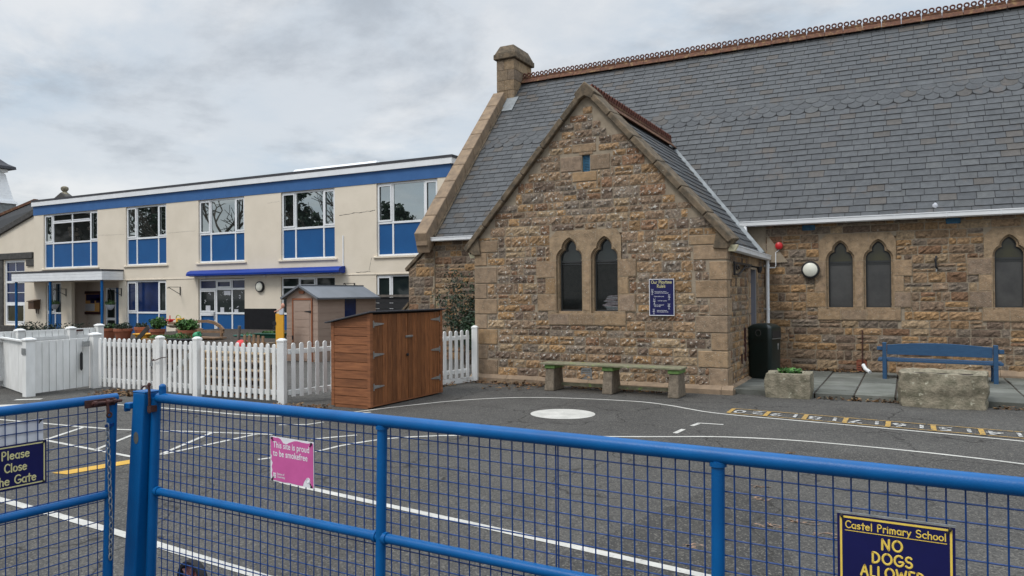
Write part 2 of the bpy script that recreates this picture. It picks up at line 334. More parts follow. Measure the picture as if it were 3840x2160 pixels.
def arc(cx, cy, rx, ry, a0, a1, n=8):
    return [(cx + rx * math.cos(R(a0 + (a1 - a0) * i / n)), cy + ry * math.sin(R(a0 + (a1 - a0) * i / n))) for i in range(n + 1)]
SF = {  # hand-lettering strokes: width, polylines (cap height 1, x-height .62)
 'C': (.72, [arc(.42, .5, .36, .5, 45, 315, 12)]), 'O': (.92, [arc(.46, .5, .4, .5, 90, 450, 16)]),
 'N': (.80, [[(.08, 0), (.1, 1)], [(.1, 1), (.66, .02)], [(.66, .02), (.68, 1)]]),
 'D': (.78, [[(.1, 0), (.1, 1)], [(.1, 1)] + arc(.22, .5, .46, .5, 90, -90, 10) + [(.1, 0)]]),
 'G': (.84, [arc(.46, .5, .4, .5, 50, 345, 12) + [(.80, .42), (.48, .42)]]),
 'S': (.68, [arc(.34, .74, .26, .25, 40, 250, 8) + arc(.32, .25, .27, .26, 75, -150, 8)]),
 'A': (.76, [[(.04, 0), (.4, 1)], [(.4, 1), (.68, 0)], [(.16, .34), (.58, .34)]]),
 'L': (.58, [[(.1, 1), (.1, .02)], [(.1, .02), (.52, .02)]]),
 'W': (1.0, [[(.04, 1), (.26, 0)], [(.26, 0), (.5, .8)], [(.5, .8), (.74, 0)], [(.74, 0), (.94, 1)]]),
 'E': (.62, [[(.1, 1), (.1, 0)], [(.1, 1), (.54, 1)], [(.1, .52), (.48, .52)], [(.1, 0), (.56, 0)]]),
 'P': (.62, [[(.1, 0), (.1, 1)], [(.1, 1)] + arc(.26, .74, .28, .26, 90, -90, 8) + [(.1, .48)]]),
 'R': (.66, [[(.1, 0), (.1, 1)], [(.1, 1)] + arc(.26, .75, .26, .25, 90, -90, 8) + [(.1, .5)], [(.24, .5), (.58, 0)]]),
 'a': (.58, [arc(.28, .3, .23, .3, 60, 420, 12), [(.5, .6), (.5, .0)]]),
 'b': (.58, [[(.1, 1), (.1, 0)], arc(.3, .3, .22, .3, 0, 360, 12)]), 'c': (.52, [arc(.3, .3, .25, .3, 50, 310, 10)]),
 'e': (.58, [[(.06, .34), (.5, .34)] + arc(.28, .3, .24, .3, 8, 320, 12)]),
 'h': (.58, [[(.1, 1), (.1, 0)], arc(.29, .36, .19, .24, 180, 0, 8) + [(.48, 0)]]),
 'i': (.22, [[(.1, .6), (.1, 0)], [(.1, .84), (.1, .86)]]), 'l': (.24, [[(.11, 1), (.11, 0)]]),
 'm': (.84, [[(.1, .6), (.1, 0)], arc(.25, .38, .15, .22, 180, 0, 6) + [(.4, 0)], arc(.56, .38, .15, .22, 180, 0, 6) + [(.71, 0)]]),
 'o': (.58, [arc(.29, .3, .24, .3, 90, 450, 14)]), 'r': (.44, [[(.1, .6), (.1, 0)], arc(.28, .36, .18, .24, 180, 50, 6)]),
 's': (.48, [arc(.25, .46, .17, .15, 40, 250, 6) + arc(.24, .16, .18, .16, 75, -150, 6)]),
 't': (.46, [[(.24, .92), (.24, .0)], [(.04, .62), (.44, .62)]]), 'u': (.58, [[(.1, .6)] + arc(.29, .24, .19, .24, 180, 360, 8) + [(.48, .6)], [(.48, .6), (.48, 0)]]),
 'y': (.54, [[(.06, .6), (.27, .06)], [(.5, .6), (.14, -.34)]]), ':': (.24, [[(.1, .1), (.1, .12)], [(.1, .5), (.1, .52)]]), ' ': (.42, [])}
def letters(mb, body, size, w, fn, cx=0.0, z=0.0, track=0.06, fit=None):   # fn(s, z, d)
    tot = sum(SF[c][0] + track for c in body) * size; sx_ = fit / tot if fit else 1.0; tot *= sx_; x = cx - tot / 2
    k = fn(0, 0, 0); k2 = fn(0, 0, 1); nv = (Vector(k2) - Vector(k)).normalized()
    for c in body:
        wd, st = SF[c]
        for pl in st:
            mb.tube([fn(x + px * size * sx_, z + py * size, -0.0008) for px, py in pl], w / 2, 6, flat=nv)
            for px, py in (pl[0], pl[-1]):
                mb.tube([fn(x + px * size * sx_, z + py * size, -0.0009), fn(x + px * size * sx_, z + py * size, -0.0017)], w / 2, 8)
        x += (wd + track) * size * sx_
    return tot

def rect_sub(r, ex):
    a, b, c, d = r; A, B, C, D = ex
    if b <= A or a >= B or d <= C or c >= D: return [r]
    out = []
    if a < A: out.append((a, A, c, d))
    if b > B: out.append((B, b, c, d))
    a2, b2 = max(a, A), min(b, B)
    if c < C: out.append((a2, b2, c, C))
    if d > D: out.append((a2, b2, D, d))
    return out
PAL = [(.33, .20, .092), (.30, .19, .10), (.27, .18, .105), (.235, .162, .105), (.20, .14, .095), (.195, .157, .123), (.225, .13, .075), (.33, .24, .145), (.27, .17, .085), (.215, .172, .132), (.24, .17, .112), (.16, .115, .085)]
def stone(mb, fn, r, pr=0.034, keep=None):
    a, b, c, d = r; g = 0.0045
    a += g; b -= g; c += g; d -= g
    if b - a < 0.045 or d - c < 0.035: return
    if keep and not keep((a + b) / 2, (c + d) / 2): return
    p = rng.choice(PAL); k = rng.uniform(.98, 1.34); gy = (p[0] + p[1] + p[2]) / 3; mb.tint = tuple(x * .86 + gy * q * .14 for x, q in zip((p[0] * k, p[1] * k, p[2] * k), (1.15 * k, 1.02 * k, .85 * k)))
    nx = max(2, min(8, round((b - a) / 0.048))); nz = max(2, min(5, round((d - c) / 0.042)))
    cx = rng.uniform(.25, .75); cz = rng.uniform(.25, .75); tx = rng.uniform(-.5, .5); tz = rng.uniform(-.6, .6)
    vs = []
    for j in range(nz + 1):
        for i in range(nx + 1):
            u = i / nx; v = j / nz; e = min(u, 1 - u, v, 1 - v)
            x = a + (b - a) * u; z = c + (d - c) * v
            if 0 < i < nx: x += rng.uniform(-.25, .25) * (b - a) / nx
            else:
                x += rng.uniform(-.001, .006) * (1 if i == 0 else -1)
            if 0 < j < nz: z += rng.uniform(-.25, .25) * (d - c) / nz
            else: z += rng.uniform(-.001, .006) * (1 if j == 0 else -1)
            if e == 0:
                dd = 0.006
                if (i in (0, nx)) and (j in (0, nz)):
                    x += 0.004 * (1 if i == 0 else -1); z += 0.004 * (1 if j == 0 else -1)
            else: dd = max(.008, pr * (0.55 + tx * (u - .5) + tz * (v - .5) + rng.uniform(-.42, .45)))
            vs.append(fn(x, z, -dd))
    fs = [(j * (nx + 1) + i, j * (nx + 1) + i + 1, (j + 1) * (nx + 1) + i + 1, (j + 1) * (nx + 1) + i) for j in range(nz) for i in range(nx)]
    mb.add(vs, fs)
def rubble(mb, fn, s0, s1, z0, z1, ex, h=(.105, .20), w=(.15, .42), pr=0.033, keep=None):
    z = z0
    while z < z1 - .02:
        hh = rng.uniform(*h)
        if z + hh > z1 - .07: hh = z1 - z
        s = s0 - rng.uniform(0, .2)
        while s < s1:
            ww = rng.uniform(*w) * (1.15 if hh > .15 else 1)
            if rng.random() < .16: ww = rng.uniform(.09, .15)
            cells = [(s, s + ww, z, z + hh)]
            if hh > .15 and rng.random() < .17:
                q = z + hh * rng.uniform(.4, .6); cells = [(s, s + ww, z, q), (s, s + ww, q, z + hh)]
            for cell in cells:
                pcs = [(max(cell[0], s0), min(cell[1], s1), cell[2], cell[3])]
                for e in ex: pcs = [q for p in pcs for q in rect_sub(p, e)]
                for p in pcs: stone(mb, fn, p, pr, keep)
            s += ww
        z += hh
ASH = [(.325, .24, .155), (.30, .225, .15), (.345, .255, .16), (.28, .215, .15), (.32, .225, .13), (.265, .205, .15)]
def ashlar(mb, fn, a, b, c, d, pr=0.016, g=0.004):
    p = rng.choice(ASH); k = rng.uniform(.98, 1.28); mb.tint = (p[0] * k * 1.03, p[1] * k, p[2] * k)
    a += g; b -= g; c += g; d -= g; e = .008
    vs = [fn(a, c, .01), fn(b, c, .01), fn(b, d, .01), fn(a, d, .01), fn(a + e, c + e, -pr), fn(b - e, c + e, -pr), fn(b - e, d - e, -pr), fn(a + e, d - e, -pr)]
    mb.add(vs, [(4, 5, 6, 7), (0, 1, 5, 4), (1, 2, 6, 5), (2, 3, 7, 6), (3, 0, 4, 7)])
def grid_wall(mb, fn, s0, s1, z0, z1, holes, t):   # wall sheet with rectangular openings and reveals
    S = sorted({s0, s1, *[h[0] for h in holes], *[h[1] for h in holes]}); Z = sorted({z0, z1, *[h[2] for h in holes], *[h[3] for h in holes]})
    for i in range(len(S) - 1):
        for j in range(len(Z) - 1):
            cs = (S[i] + S[i + 1]) / 2; cz = (Z[j] + Z[j + 1]) / 2
            if any(h[0] < cs < h[1] and h[2] < cz < h[3] for h in holes): continue
            mb.quad(fn(S[i], Z[j], 0), fn(S[i + 1], Z[j], 0), fn(S[i + 1], Z[j + 1], 0), fn(S[i], Z[j + 1], 0))
    for a, b, c, d in holes:
        for p, q in (((a, c), (a, d)), ((b, c), (b, d)), ((a, c), (b, c)), ((a, d), (b, d))):
            mb.quad(fn(*p, 0), fn(*q, 0), fn(*q, t), fn(*p, t))

def slates(mb, fn, U, V, w=0.29, e=0.184, fish=(), ok=None):
    rows = int(V / e)
    for r in range(rows + 1):
        v0 = r * e; v1 = min(v0 + e * 1.06, V + .02); u = -rng.uniform(0, w * .3) - (w / 2 if r % 2 else 0)
        while u < U:
            ww = w * rng.uniform(.93, 1.07); a = max(0, u) + .0055; b = min(U, u + ww) - .0055; u += ww
            if b - a < .04: continue
            if ok and not ok((a + b) / 2, v0 + e / 2): continue
            k = rng.uniform(.87, 1.10); q = rng.random()
            c = (.075, .077, .080) if q < .78 else ((.085, .073, .063) if q < .87 else ((.065, .067, .071) if q < .96 else (.086, .087, .087)))
            mb.tint = tuple(x * k * (.9 if r in fish else 1) for x in c)
            dz = rng.uniform(-.002, .004); lift = .013 + dz; slip = rng.uniform(-.007, .007) - (.03 if rng.random() < .012 else 0)
            if r in fish:
                n = 6; cx = (a + b) / 2; hw = (b - a) / 2
                v1 = v0 + e * 1.9; low = [(cx - hw * math.cos(math.pi * i / n), v0 + e * .50 - e * .62 * math.sin(math.pi * i / n)) for i in range(n + 1)]
            else: low = [(a, v0 + slip), (b, v0 + slip + rng.uniform(-.004, .004))]
            m = len(low)
            top = [fn(x, y, lift) for x, y in low] + [fn(b, v1, .001), fn(a, v1, .001)]
            bot = [fn(x, y, lift - .008) for x, y in low]
            mb.add(top + bot, [tuple(range(m + 2))] + [(i, m + 2 + i, m + 3 + i, i + 1) for i in range(m - 1)])

def ribbon(mb, pts, w, z=0.004, sub=6):
    P = [Vector((x, y)) for x, y in pts]; Q = []
    if sub > 1 and len(P) > 2:
        E = [P[0] * 2 - P[1]] + P + [P[-1] * 2 - P[-2]]
        for i in range(1, len(E) - 2):
            for k in range(sub):
                t = k / sub; a, b, c, d = E[i - 1:i + 3]
                Q.append(0.5 * ((2 * b) + (c - a) * t + (2 * a - 5 * b + 4 * c - d) * t * t + (3 * b - a - 3 * c + d) * t ** 3))
        Q.append(P[-1])
    else: Q = P
    L_ = []; R_ = []
    for i, p in enumerate(Q):
        d = (Q[min(i + 1, len(Q) - 1)] - Q[max(i - 1, 0)]).normalized(); n = Vector((-d.y, d.x)) * (w / 2) * rng.uniform(.93, 1.07)
        L_.append((p.x + n.x, p.y + n.y, z)); R_.append((p.x - n.x, p.y - n.y, z))
    k = len(Q); mb.add(L_ + R_, [(i, k + i, k + i + 1, i + 1) for i in range(k - 1)])

def front(Y):  # wall facing the camera side: s = x, depth positive = into the wall
    return lambda s, z, d: (s, Y + d, z)

# ------------------------------------------------------------------ camera, sky, sun
cd = bpy.data.cameras.new('camera'); cam = bpy.data.objects.new('camera', cd); COL.objects.link(cam)
cd.sensor_width = 36.0; cd.lens = 26.36; cd.clip_start = 0.05; cd.clip_end = 3000
yaw, pitch, roll = R(27.8), R(0.40), R(-0.455)
f0 = Vector((-math.sin(yaw), math.cos(yaw), 0)); r0 = Vector((math.cos(yaw), math.sin(yaw), 0)); u0 = Vector((0, 0, 1))
f2 = math.cos(pitch) * f0 + math.sin(pitch) * u0; u2 = -math.sin(pitch) * f0 + math.cos(pitch) * u0
r3 = math.cos(roll) * r0 + math.sin(roll) * u2; u3 = -math.sin(roll) * r0 + math.cos(roll) * u2
mw = Matrix((r3, u3, -f2)).transposed().to_4x4(); mw.translation = (0, 0, 1.6); cam.matrix_world = mw
scene.camera = cam

SUN_EL, SUN_AZ = R(54), R(205)     # azimuth clockwise from +Y
w = bpy.data.worlds.new('World'); scene.world = w; w.use_nodes = True
nt = w.node_tree; N = nt.nodes; L = nt.links; N.clear()
out = N.new('ShaderNodeOutputWorld')
sky = N.new('ShaderNodeTexSky'); sky.sky_type = 'NISHITA'; sky.sun_disc = False; sky.sun_elevation = SUN_EL; sky.sun_rotation = SUN_AZ
bg1 = N.new('ShaderNodeBackground'); bg1.inputs['Strength'].default_value = 0.11; L.new(sky.outputs['Color'], bg1.inputs['Color'])
tc = N.new('ShaderNodeTexCoord'); sx = N.new('ShaderNodeSeparateXYZ'); L.new(tc.outputs['Generated'], sx.inputs[0])
def math_(op, a, b=None, clamp=False):
    n = N.new('ShaderNodeMath'); n.operation = op; n.use_clamp = clamp
    for i, v in enumerate((a, b)):
        if v is None: continue
        if isinstance(v, (int, float)): n.inputs[i].default_value = v
        else: L.new(v, n.inputs[i])
    return n.outputs[0]
den = math_('ADD', math_('MAXIMUM', sx.outputs['Z'], 0.0), 0.22)
cv = N.new('ShaderNodeCombineXYZ'); L.new(math_('DIVIDE', sx.outputs['X'], den), cv.inputs[0]); L.new(math_('DIVIDE', sx.outputs['Y'], den), cv.inputs[1])
def wnoise(s, d, rg, dist=0.0, off=0.0):
    mp = N.new('ShaderNodeMapping'); mp.inputs['Location'].default_value = (off, off * .7, 0); mp.inputs['Scale'].default_value = (1.0, 1.1, 1); mp.inputs['Rotation'].default_value = (0, 0, R(30)); L.new(cv.outputs[0], mp.inputs['Vector'])
    n = N.new('ShaderNodeTexNoise'); n.inputs['Scale'].default_value = s; n.inputs['Detail'].default_value = d; n.inputs['Roughness'].default_value = rg; n.inputs['Distortion'].default_value = dist
    L.new(mp.outputs[0], n.inputs['Vector']); return n.outputs['Fac']
def wmap(v, a, b, c=0, d=1):
    r = N.new('ShaderNodeMapRange'); r.interpolation_type = 'SMOOTHSTEP'
    for k, x in (('From Min', a), ('From Max', b), ('To Min', c), ('To Max', d)): r.inputs[k].default_value = x
    L.new(v, r.inputs['Value']); return r.outputs['Result']
def wmix(a, b, fac):
    x = N.new('ShaderNodeMix'); x.data_type = 'RGBA'
    for i, v in ((6, a), (7, b)):
        if isinstance(v, tuple): x.inputs[i].default_value = (*v, 1)
        else: L.new(v, x.inputs[i])
    L.new(fac, x.inputs[0]); return x.outputs[2]
c = wmix((0.41, 0.49, 0.57), (0.55, 0.58, 0.61), wmap(wnoise(0.8, 8, 0.6, 0.2), 0.36, 0.60))
c = wmix(c, (0.34, 0.365, 0.395), math_('MULTIPLY', wmap(wnoise(1.7, 9, 0.6, 0.15, 3.1), 0.46, 0.66), 0.75))
c = wmix(c, (0.70, 0.70, 0.695), math_('MULTIPLY', wmap(wnoise(1.2, 8, 0.6, 0.2, 7.7), 0.48, 0.68), 0.75))
c = wmix(c, (0.65, 0.655, 0.66), math_('MULTIPLY', wmap(sx.outputs['Z'], 0.16, 0.02), 0.4))
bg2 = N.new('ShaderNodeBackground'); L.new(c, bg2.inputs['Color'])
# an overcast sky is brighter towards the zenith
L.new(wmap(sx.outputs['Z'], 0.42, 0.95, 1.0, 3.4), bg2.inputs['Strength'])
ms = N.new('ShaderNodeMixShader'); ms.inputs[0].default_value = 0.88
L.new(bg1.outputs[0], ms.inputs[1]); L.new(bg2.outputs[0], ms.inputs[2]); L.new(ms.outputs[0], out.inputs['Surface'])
sl = bpy.data.lights.new('sun', 'SUN'); so = bpy.data.objects.new('sun', sl); COL.objects.link(so)
sl.energy = 1.2; sl.angle = R(18); sl.color = (1.0, 0.96, 0.9)
sd = Vector((math.sin(SUN_AZ) * math.cos(SUN_EL), math.cos(SUN_AZ) * math.cos(SUN_EL), math.sin(SUN_EL)))
so.rotation_euler = sd.to_track_quat('Z', 'Y').to_euler(); so.location = (0, -10, 30)
vs = scene.view_settings; vs.view_transform = 'Standard'; vs.look = 'None'; vs.gamma = 1.0; vs.exposure = 0.38

# ------------------------------------------------------------------ ground and painted markings
g = MB(); g.quad((-220, -160, 0), (160, -160, 0), (160, 220, 0), (-220, 220, 0))
tag(g.build('playground_ground', M['asphalt']), kind='structure')
def paint(name, m, fn):
    b = MB(); fn(b); return tag(b.build(name, m), kind='structure')
paint('outer_court_line', M['line_white'], lambda b: (ribbon(b, [(-10.38, 7.07), (-9.48, 7.14), (-8.72, 7.18), (-7.75, 7.2), (-7.25, 7.38), (-6.72, 7.93), (-6.42, 8.65), (-5.97, 9.52), (-5.32, 10.18), (-4.49, 10.47), (-3.53, 10.55), (-3.0, 10.39), (-2.67, 10.19), (-2.37, 10.02), (-1.96, 9.91), (-1.29, 9.825), (-0.65, 9.745), (0.28, 9.61), (1.07, 9.47), (2.2, 9.25), (3.5, 8.9)], .052)))
paint('inner_court_line', M['line_white'], lambda b: ribbon(b, [(-5.6, 5.3), (-5.36, 5.8), (-5.3, 6.23), (-5.1, 6.69), (-4.79, 7.0), (-4.41, 7.23), (-2.93, 7.86), (-2.37, 8.12), (-1.82, 8.37), (-1.12, 8.5), (-0.31, 8.47), (0.3, 8.39), (0.92, 8.24), (1.9, 7.9), (3.2, 7.4)], .052))
def starlines(b):
    for p in ([(-6.68, 5.04), (-7.19, 6.11)], [(-6.83, 4.85), (-6.66, 5.06), (-6.64, 6.26)], [(-7.88, 5.93), (-6.45, 6.33)], [(-6.86, 6.83), (-6.56, 6.99), (-6.49, 7.22)],
              [(-10.7, 5.53), (-9.63, 5.63), (-9.0, 5.68), (-8.43, 5.75), (-7.52, 6.0)], [(-8.55, 5.0), (-8.93, 5.67)], [(-8.6, 4.98), (-7.51, 4.89), (-6.82, 4.84)], [(-7.51, 4.9), (-7.98, 5.72)], [(-5.85, 6.3), (-5.55, 6.72)], [(-6.6, 7.9), (-6.45, 8.1)]):
        ribbon(b, p, .05, sub=1)
paint('star_court_lines', M['line_white'], starlines)
paint('front_court_lines', M['line_white'], lambda b: (ribbon(b, [(-7.6, 3.45), (-6.38, 3.36), (-4.91, 3.26), (-3.95, 3.17), (-3.28, 3.11), (-2.2, 3.0)], .075), ribbon(b, [(-4.75, 4.76), (-4.52, 4.72), (-3.57, 4.59), (-3.1, 4.53), (-2.03, 4.38), (-1.25, 4.27), (-0.6, 4.18), (0.5, 4.05)], .07)))
paint('white_corner_patch', M['line_white'], lambda b: (b.quad((-11.98, 6.26, .004), (-11.47, 6.06, .004), (-11.2, 6.5, .004), (-11.6, 6.62, .004)), ribbon(b, [(-11.0, 5.65), (-10.78, 6.05)], .09, sub=1), ribbon(b, [(-12.3, 6.72), (-12.0, 6.95)], .12, sub=1)))
paint('yellow_bar', M['line_yellow'], lambda b: b.quad((-6.88, 4.07, .0045), (-6.70, 4.10, .0045), (-6.54, 4.80, .0045), (-6.70, 4.88, .0045)))
paint('white_spot', M['line_white'], lambda b: b.quad(*[(-4.04 + .43 * math.cos(2 * math.pi * i / 48), 9.07 + .41 * math.sin(2 * math.pi * i / 48), .004) for i in range(48)]))
paint('white_corner_mark', M['line_white'], lambda b: (ribbon(b, [(-2.34, 8.36), (-2.32, 8.65)], .055, sub=1), ribbon(b, [(-2.29, 8.90), (-2.25, 9.13)], .055, sub=1), ribbon(b, [(-2.285, 9.13), (-1.97, 9.15)], .05, sub=1)))
def track(b):
    T = lambda u, v, z=.0085: (-2.10 + u * .994 - v * -.0, 10.03 - u * .1235 + v + (u * -.0), z)
    for v in (0, .42): ribbon(b, [T(-.02, v)[:2], T(6.6, v - .0)[:2]], .026, z=.0085, sub=1)
    for i in range(15): b.quad(T(.473 * i - .028, .02), T(.473 * i + .028, .02), T(.473 * i + .028, .40), T(.473 * i - .028, .40))
paint('number_track', M['track_yellow'], track)
def nums(b):
    for i in range(14):
        u = .473 * (i + .5); cx = -2.10 + u * .994; cy = 10.03 - u * .1235 + .21
        text(b, str(20 - i), .36, lambda x, y, d, cx=cx, cy=cy: (cx - x * .95, cy - y + .115, .0085), extrude=0.0, space=1.35, offset=.004)
paint('track_numbers', M['track_white'], nums)
M['tarmac_patch'] = asphalt('older_tarmac', 0.70)
paint('tarmac_patch', M['tarmac_patch'], lambda b: b.quad(*[(x + rng.uniform(-.02, .02), y + rng.uniform(-.02, .02), .0018) for x, y in ((-2.0, 3.2), (-1.92, 3.7), (-1.88, 4.09), (-1.83, 4.4), (-1.74, 4.8), (-1.66, 5.13), (-1.5, 5.75), (-1.35, 6.3), (-1.1, 6.15), (-.93, 6.0), (-.8, 5.4), (-.6, 4.6), (-.55, 4.1), (-.5, 3.2))]))
def chalk(b):
    for x, y, s, c in ((-1.05, 6.35, .13, 1), (-1.0, 6.0, .09, 2), (-.62, 5.55, .16, 1), (-.85, 5.35, .12, 2), (-.5, 5.3, .13, 1), (-1.2, 4.7, .08, 2)):
        for k in range(3):
            ribbon(b, [(x + rng.uniform(-s, s), y + rng.uniform(-.06, .06)), (x + rng.uniform(-s, s), y + rng.uniform(-.06, .06)), (x + rng.uniform(-s, s), y + rng.uniform(-.05, .05))], .016, z=.004)
M['chalk'] = mat('faded_orange_chalk', (0.33, 0.20, 0.13), (0.10, 0.09, 0.08), 30, 0.9, contrast=(.4, .55))
paint('chalk_scribbles', M['chalk'], chalk)

# flagged pavement along the chapel
pv = MB(); x = -2.46; edges = [-2.46, -1.79, -1.245, -.70, -.165, .37, .91, 1.45, 2.0, 2.55, 3.1, 3.7, 4.4, 5.2]
for a, b in zip(edges, edges[1:]):
    y = 12.0 + rng.uniform(-.02, .015)
    for d in (.46, .62, .62, .62, .62, .6):
        y2 = min(y + d, 15.46); k = rng.uniform(.70, 1.18); pv.tint = (.150 * k, .152 * k, .136 * k)
        z = .082 + rng.uniform(-.006, .006)
        gp = .012
        pv.box(a + gp, b - gp, y + (0 if y < 12.1 else .008), y2 - .008, -.02, z); y = y2
        if y >= 15.4: break
o = pv.build('pavement', M['flag'], bevel=.006); tag(o, kind='structure')
pb = MB(); pb.box(-2.47, 5.2, 12.03, 15.46, -.03, .066); tag(pb.build('pavement_bed', M['soil']), kind='structure')
# ------------------------------------------------------------------ stone chapel
YP, YW, XE = 11.90, 15.45, -2.49
chapel = thing('stone_chapel', 'brown rubble stone school chapel with steep slate roof and a front gabled porch', 'building', (-4.8, 15.0, 0))
EZ, EY, RY, SL = 2.93, 15.30, 19.75, 1.10           # eave, ridge, slope of the main roof
RZ = EZ + (RY - EY) * SL
PXC, PZR, PSL = -4.81, 4.96, 1.115                   # porch axis, ridge height, slope

def light_shape(x0, x1, z0, zs, tip):
    c = (x0 + x1) / 2; h = (x1 - x0) / 2; k = (tip - zs) / .32
    r = [(h, 0), (.97 * h, .05), (.86 * h, .095), (.70 * h, .128), (.56 * h, .142), (.50 * h, .145), (.52 * h, .185), (.46 * h, .23), (.30 * h, .277), (.12 * h, .308)]
    R_ = [(c + x, zs + z * k) for x, z in r]; L_ = [(c - x, zs + z * k) for x, z in r[::-1]]
    return [(x0, z0), (x1, z0)] + R_ + [(c, tip)] + L_
def inset(pts, d):
    n = len(pts); o = []
    for i in range(n):
        a = Vector(pts[i - 1]); b = Vector(pts[i]); c = Vector(pts[(i + 1) % n])
        n1 = Vector((-(b - a).y, (b - a).x)).normalized(); n2 = Vector((-(c - b).y, (c - b).x)).normalized()
        m = (n1 + n2); m = m / max(m.length_squared, .6) * 2 if m.length > 1e-6 else n1
        o.append((b.x + m.x * d, b.y + m.y * d))
    return o
def lancet_pair(dx, Y, mats, label):
    fn = front(Y)
    l1 = light_shape(-5.36 + dx, -4.935 + dx, 1.283, 2.19, 2.515); l2 = light_shape(-4.715 + dx, -4.29 + dx, 1.283, 2.19, 2.515)
    X = lambda *a: [(x + dx, z) for x, z in a]
    outl = X((-5.55, 1.045), (-4.138, 1.045), (-4.138, 1.285), (-3.965, 1.285), (-3.965, 1.57), (-4.083, 1.57), (-4.083, 1.86), (-3.948, 1.86), (-3.948, 2.155), (-4.207, 2.155), (-4.207, 2.545), (-4.30, 2.672), (-5.385, 2.672), (-5.518, 2.54), (-5.518, 2.155), (-5.776, 2.155), (-5.776, 1.86), (-5.60, 1.86), (-5.60, 1.575), (-5.755, 1.575), (-5.755, 1.285), (-5.55, 1.285))
    sur = MB(); sur.tint = (.37, .275, .18)
    # a chamfered reveal: an outer plate with a wider opening over an inner one
    plate(sur, outl, [inset(l1, -.035), inset(l2, -.035)], .055, lambda x, z, d: fn(x, z, d - .022))
    core = [(-5.50 + dx, 1.10), (-4.15 + dx, 1.10), (-4.15 + dx, 2.62), (-5.50 + dx, 2.62)]
    plate(sur, core, [l1, l2], .13, lambda x, z, d: fn(x, z, d + .034))
    sur.m = 1
    for p, q in (((-5.518, 2.155), (-5.36, 2.155)), ((-4.29, 2.155), (-4.207, 2.155)), ((-5.60, 1.86), (-5.40, 1.86)), ((-5.60, 1.575), (-5.40, 1.575)), ((-4.083, 1.86), (-4.25, 1.86)), ((-4.083, 1.57), (-4.25, 1.57)), ((-5.55, 1.285), (-5.36, 1.285)), ((-4.29, 1.28), (-4.138, 1.28)), ((-5.15, 1.047), (-5.15, 1.24)), ((-4.70, 1.047), (-4.70, 1.24)), ((-4.93, 2.155), (-4.72, 2.155)), ((-4.66, 2.50), (-4.66, 2.67))):
        sur.bar(fn(p[0] + dx, p[1], -.0215), fn(q[0] + dx, q[1], -.0215), .005, .008, up=(0, 0, 1) if p[1] == q[1] else (1, 0, 0))
    blk = MB()
    for q in ((-5.776, -5.40, 1.86, 2.155), (-5.60, -5.40, 1.575, 1.86), (-5.755, -5.40, 1.285, 1.575), (-4.25, -3.948, 1.86, 2.155), (-4.25, -4.083, 1.57, 1.86), (-4.25, -3.965, 1.285, 1.57), (-4.888, -4.762, 1.285, 2.155), (-5.55, -5.15, 1.045, 1.243), (-5.15, -4.70, 1.045, 1.243), (-4.70, -4.138, 1.045, 1.243)):
        ashlar(blk, fn, q[0] + dx, q[1] + dx, q[2], q[3], pr=.028, g=.006)
    blk.build('surround_blocks', M['ashlar'], chapel)
    so_ = sur.build('window_surround', [M['ashlar'], M['mortar']], chapel, bevel=.004)
    for x0, x1, sh in ((-5.36 + dx, -4.935 + dx, l1), (-4.715 + dx, -4.29 + dx, l2)):
        fr = MB(); gi = inset(sh, -.006)
        plate(fr, gi, [inset(sh, .024)], .03, lambda x, z, d: fn(x, z, d + .105))
        fr.box(x0 + .005, x1 - .005, Y + .10, Y + .135, 2.12, 2.155); fr.box(x0 + .024, x1 - .024, Y + .112, Y + .135, 2.085, 2.105)
        fo = fr.build('lancet_window', M['lead_frame'], chapel)
        pn = MB(); pn.box(x0 + .01, x1 - .01, Y + .122, Y + .13, 1.29, 2.13); pn.build('lower_pane', mats[0], fo)
        pn = MB(); pn.prism([fn(x, z, .122) for x, z in inset(sh, .012) if z > 2.13] , (0, .008, 0)) if False else None
        up = [(x, z) for x, z in inset(sh, .01) if z > 2.14]; up = [(x0 + .01, 2.14), (x1 - .01, 2.14)] + up
        pn = MB(); pn.prism([fn(x, z, .122) for x, z in up], (0, .008, 0)); pn.build('upper_pane', mats[1], fo)
    return [(-5.776 + dx, -5.60 + dx, 1.86, 2.155), (-5.755 + dx, -5.60 + dx, 1.285, 1.575), (-5.60 + dx, -4.083 + dx, 1.285, 2.155), (-5.518 + dx, -4.207 + dx, 2.155, 2.672), (-5.55 + dx, -4.138 + dx, 1.045, 1.285), (-4.083 + dx, -3.948 + dx, 1.86, 2.155), (-4.083 + dx, -3.965 + dx, 1.285, 1.57)]

# porch front wall
fp = front(YP)
exP = lancet_pair(0, YP, (M['clear_glass'], M['glass_dark']), '')
pb_ = [(-7.05, 0), (XE, 0), (XE, 2.40), (PXC, PZR + .05), (-7.05, 2.49)]
wall = MB(); plate(wall, pb_, [[(-5.44, 1.2), (-4.2, 1.2), (-4.2, 2.6), (-5.44, 2.6)], [(-4.90, 3.66), (-4.755, 3.66), (-4.755, 3.95), (-4.90, 3.95)]], .05, fp)
# porch side walls and main wall (mortar faces)
fs_ = lambda s, z, d: (XE - d, s, z)                 # right side of the porch: s = y
plate(wall, [(YP + .001, 0), (YW, 0), (YW, 2.32), (YP + .001, 2.32)], [[(13.86, .08), (14.50, .08), (14.50, 2.0), (13.86, 2.0)]], .05, fs_)
wall.box(-7.05, -7.0, YP + .05, YW, 0, 2.40)
fw = front(YW)
mwall = [(-10.3, 0), (6.0, 0), (6.0, 2.95), (-10.3, 2.95)]
hl = [[(-5.44 + d, 1.2), (-4.2 + d, 1.2), (-4.2 + d, 2.6), (-5.44 + d, 2.6)] for d in (4.03, 6.71)]
plate(wall, mwall, hl, .05, fw)
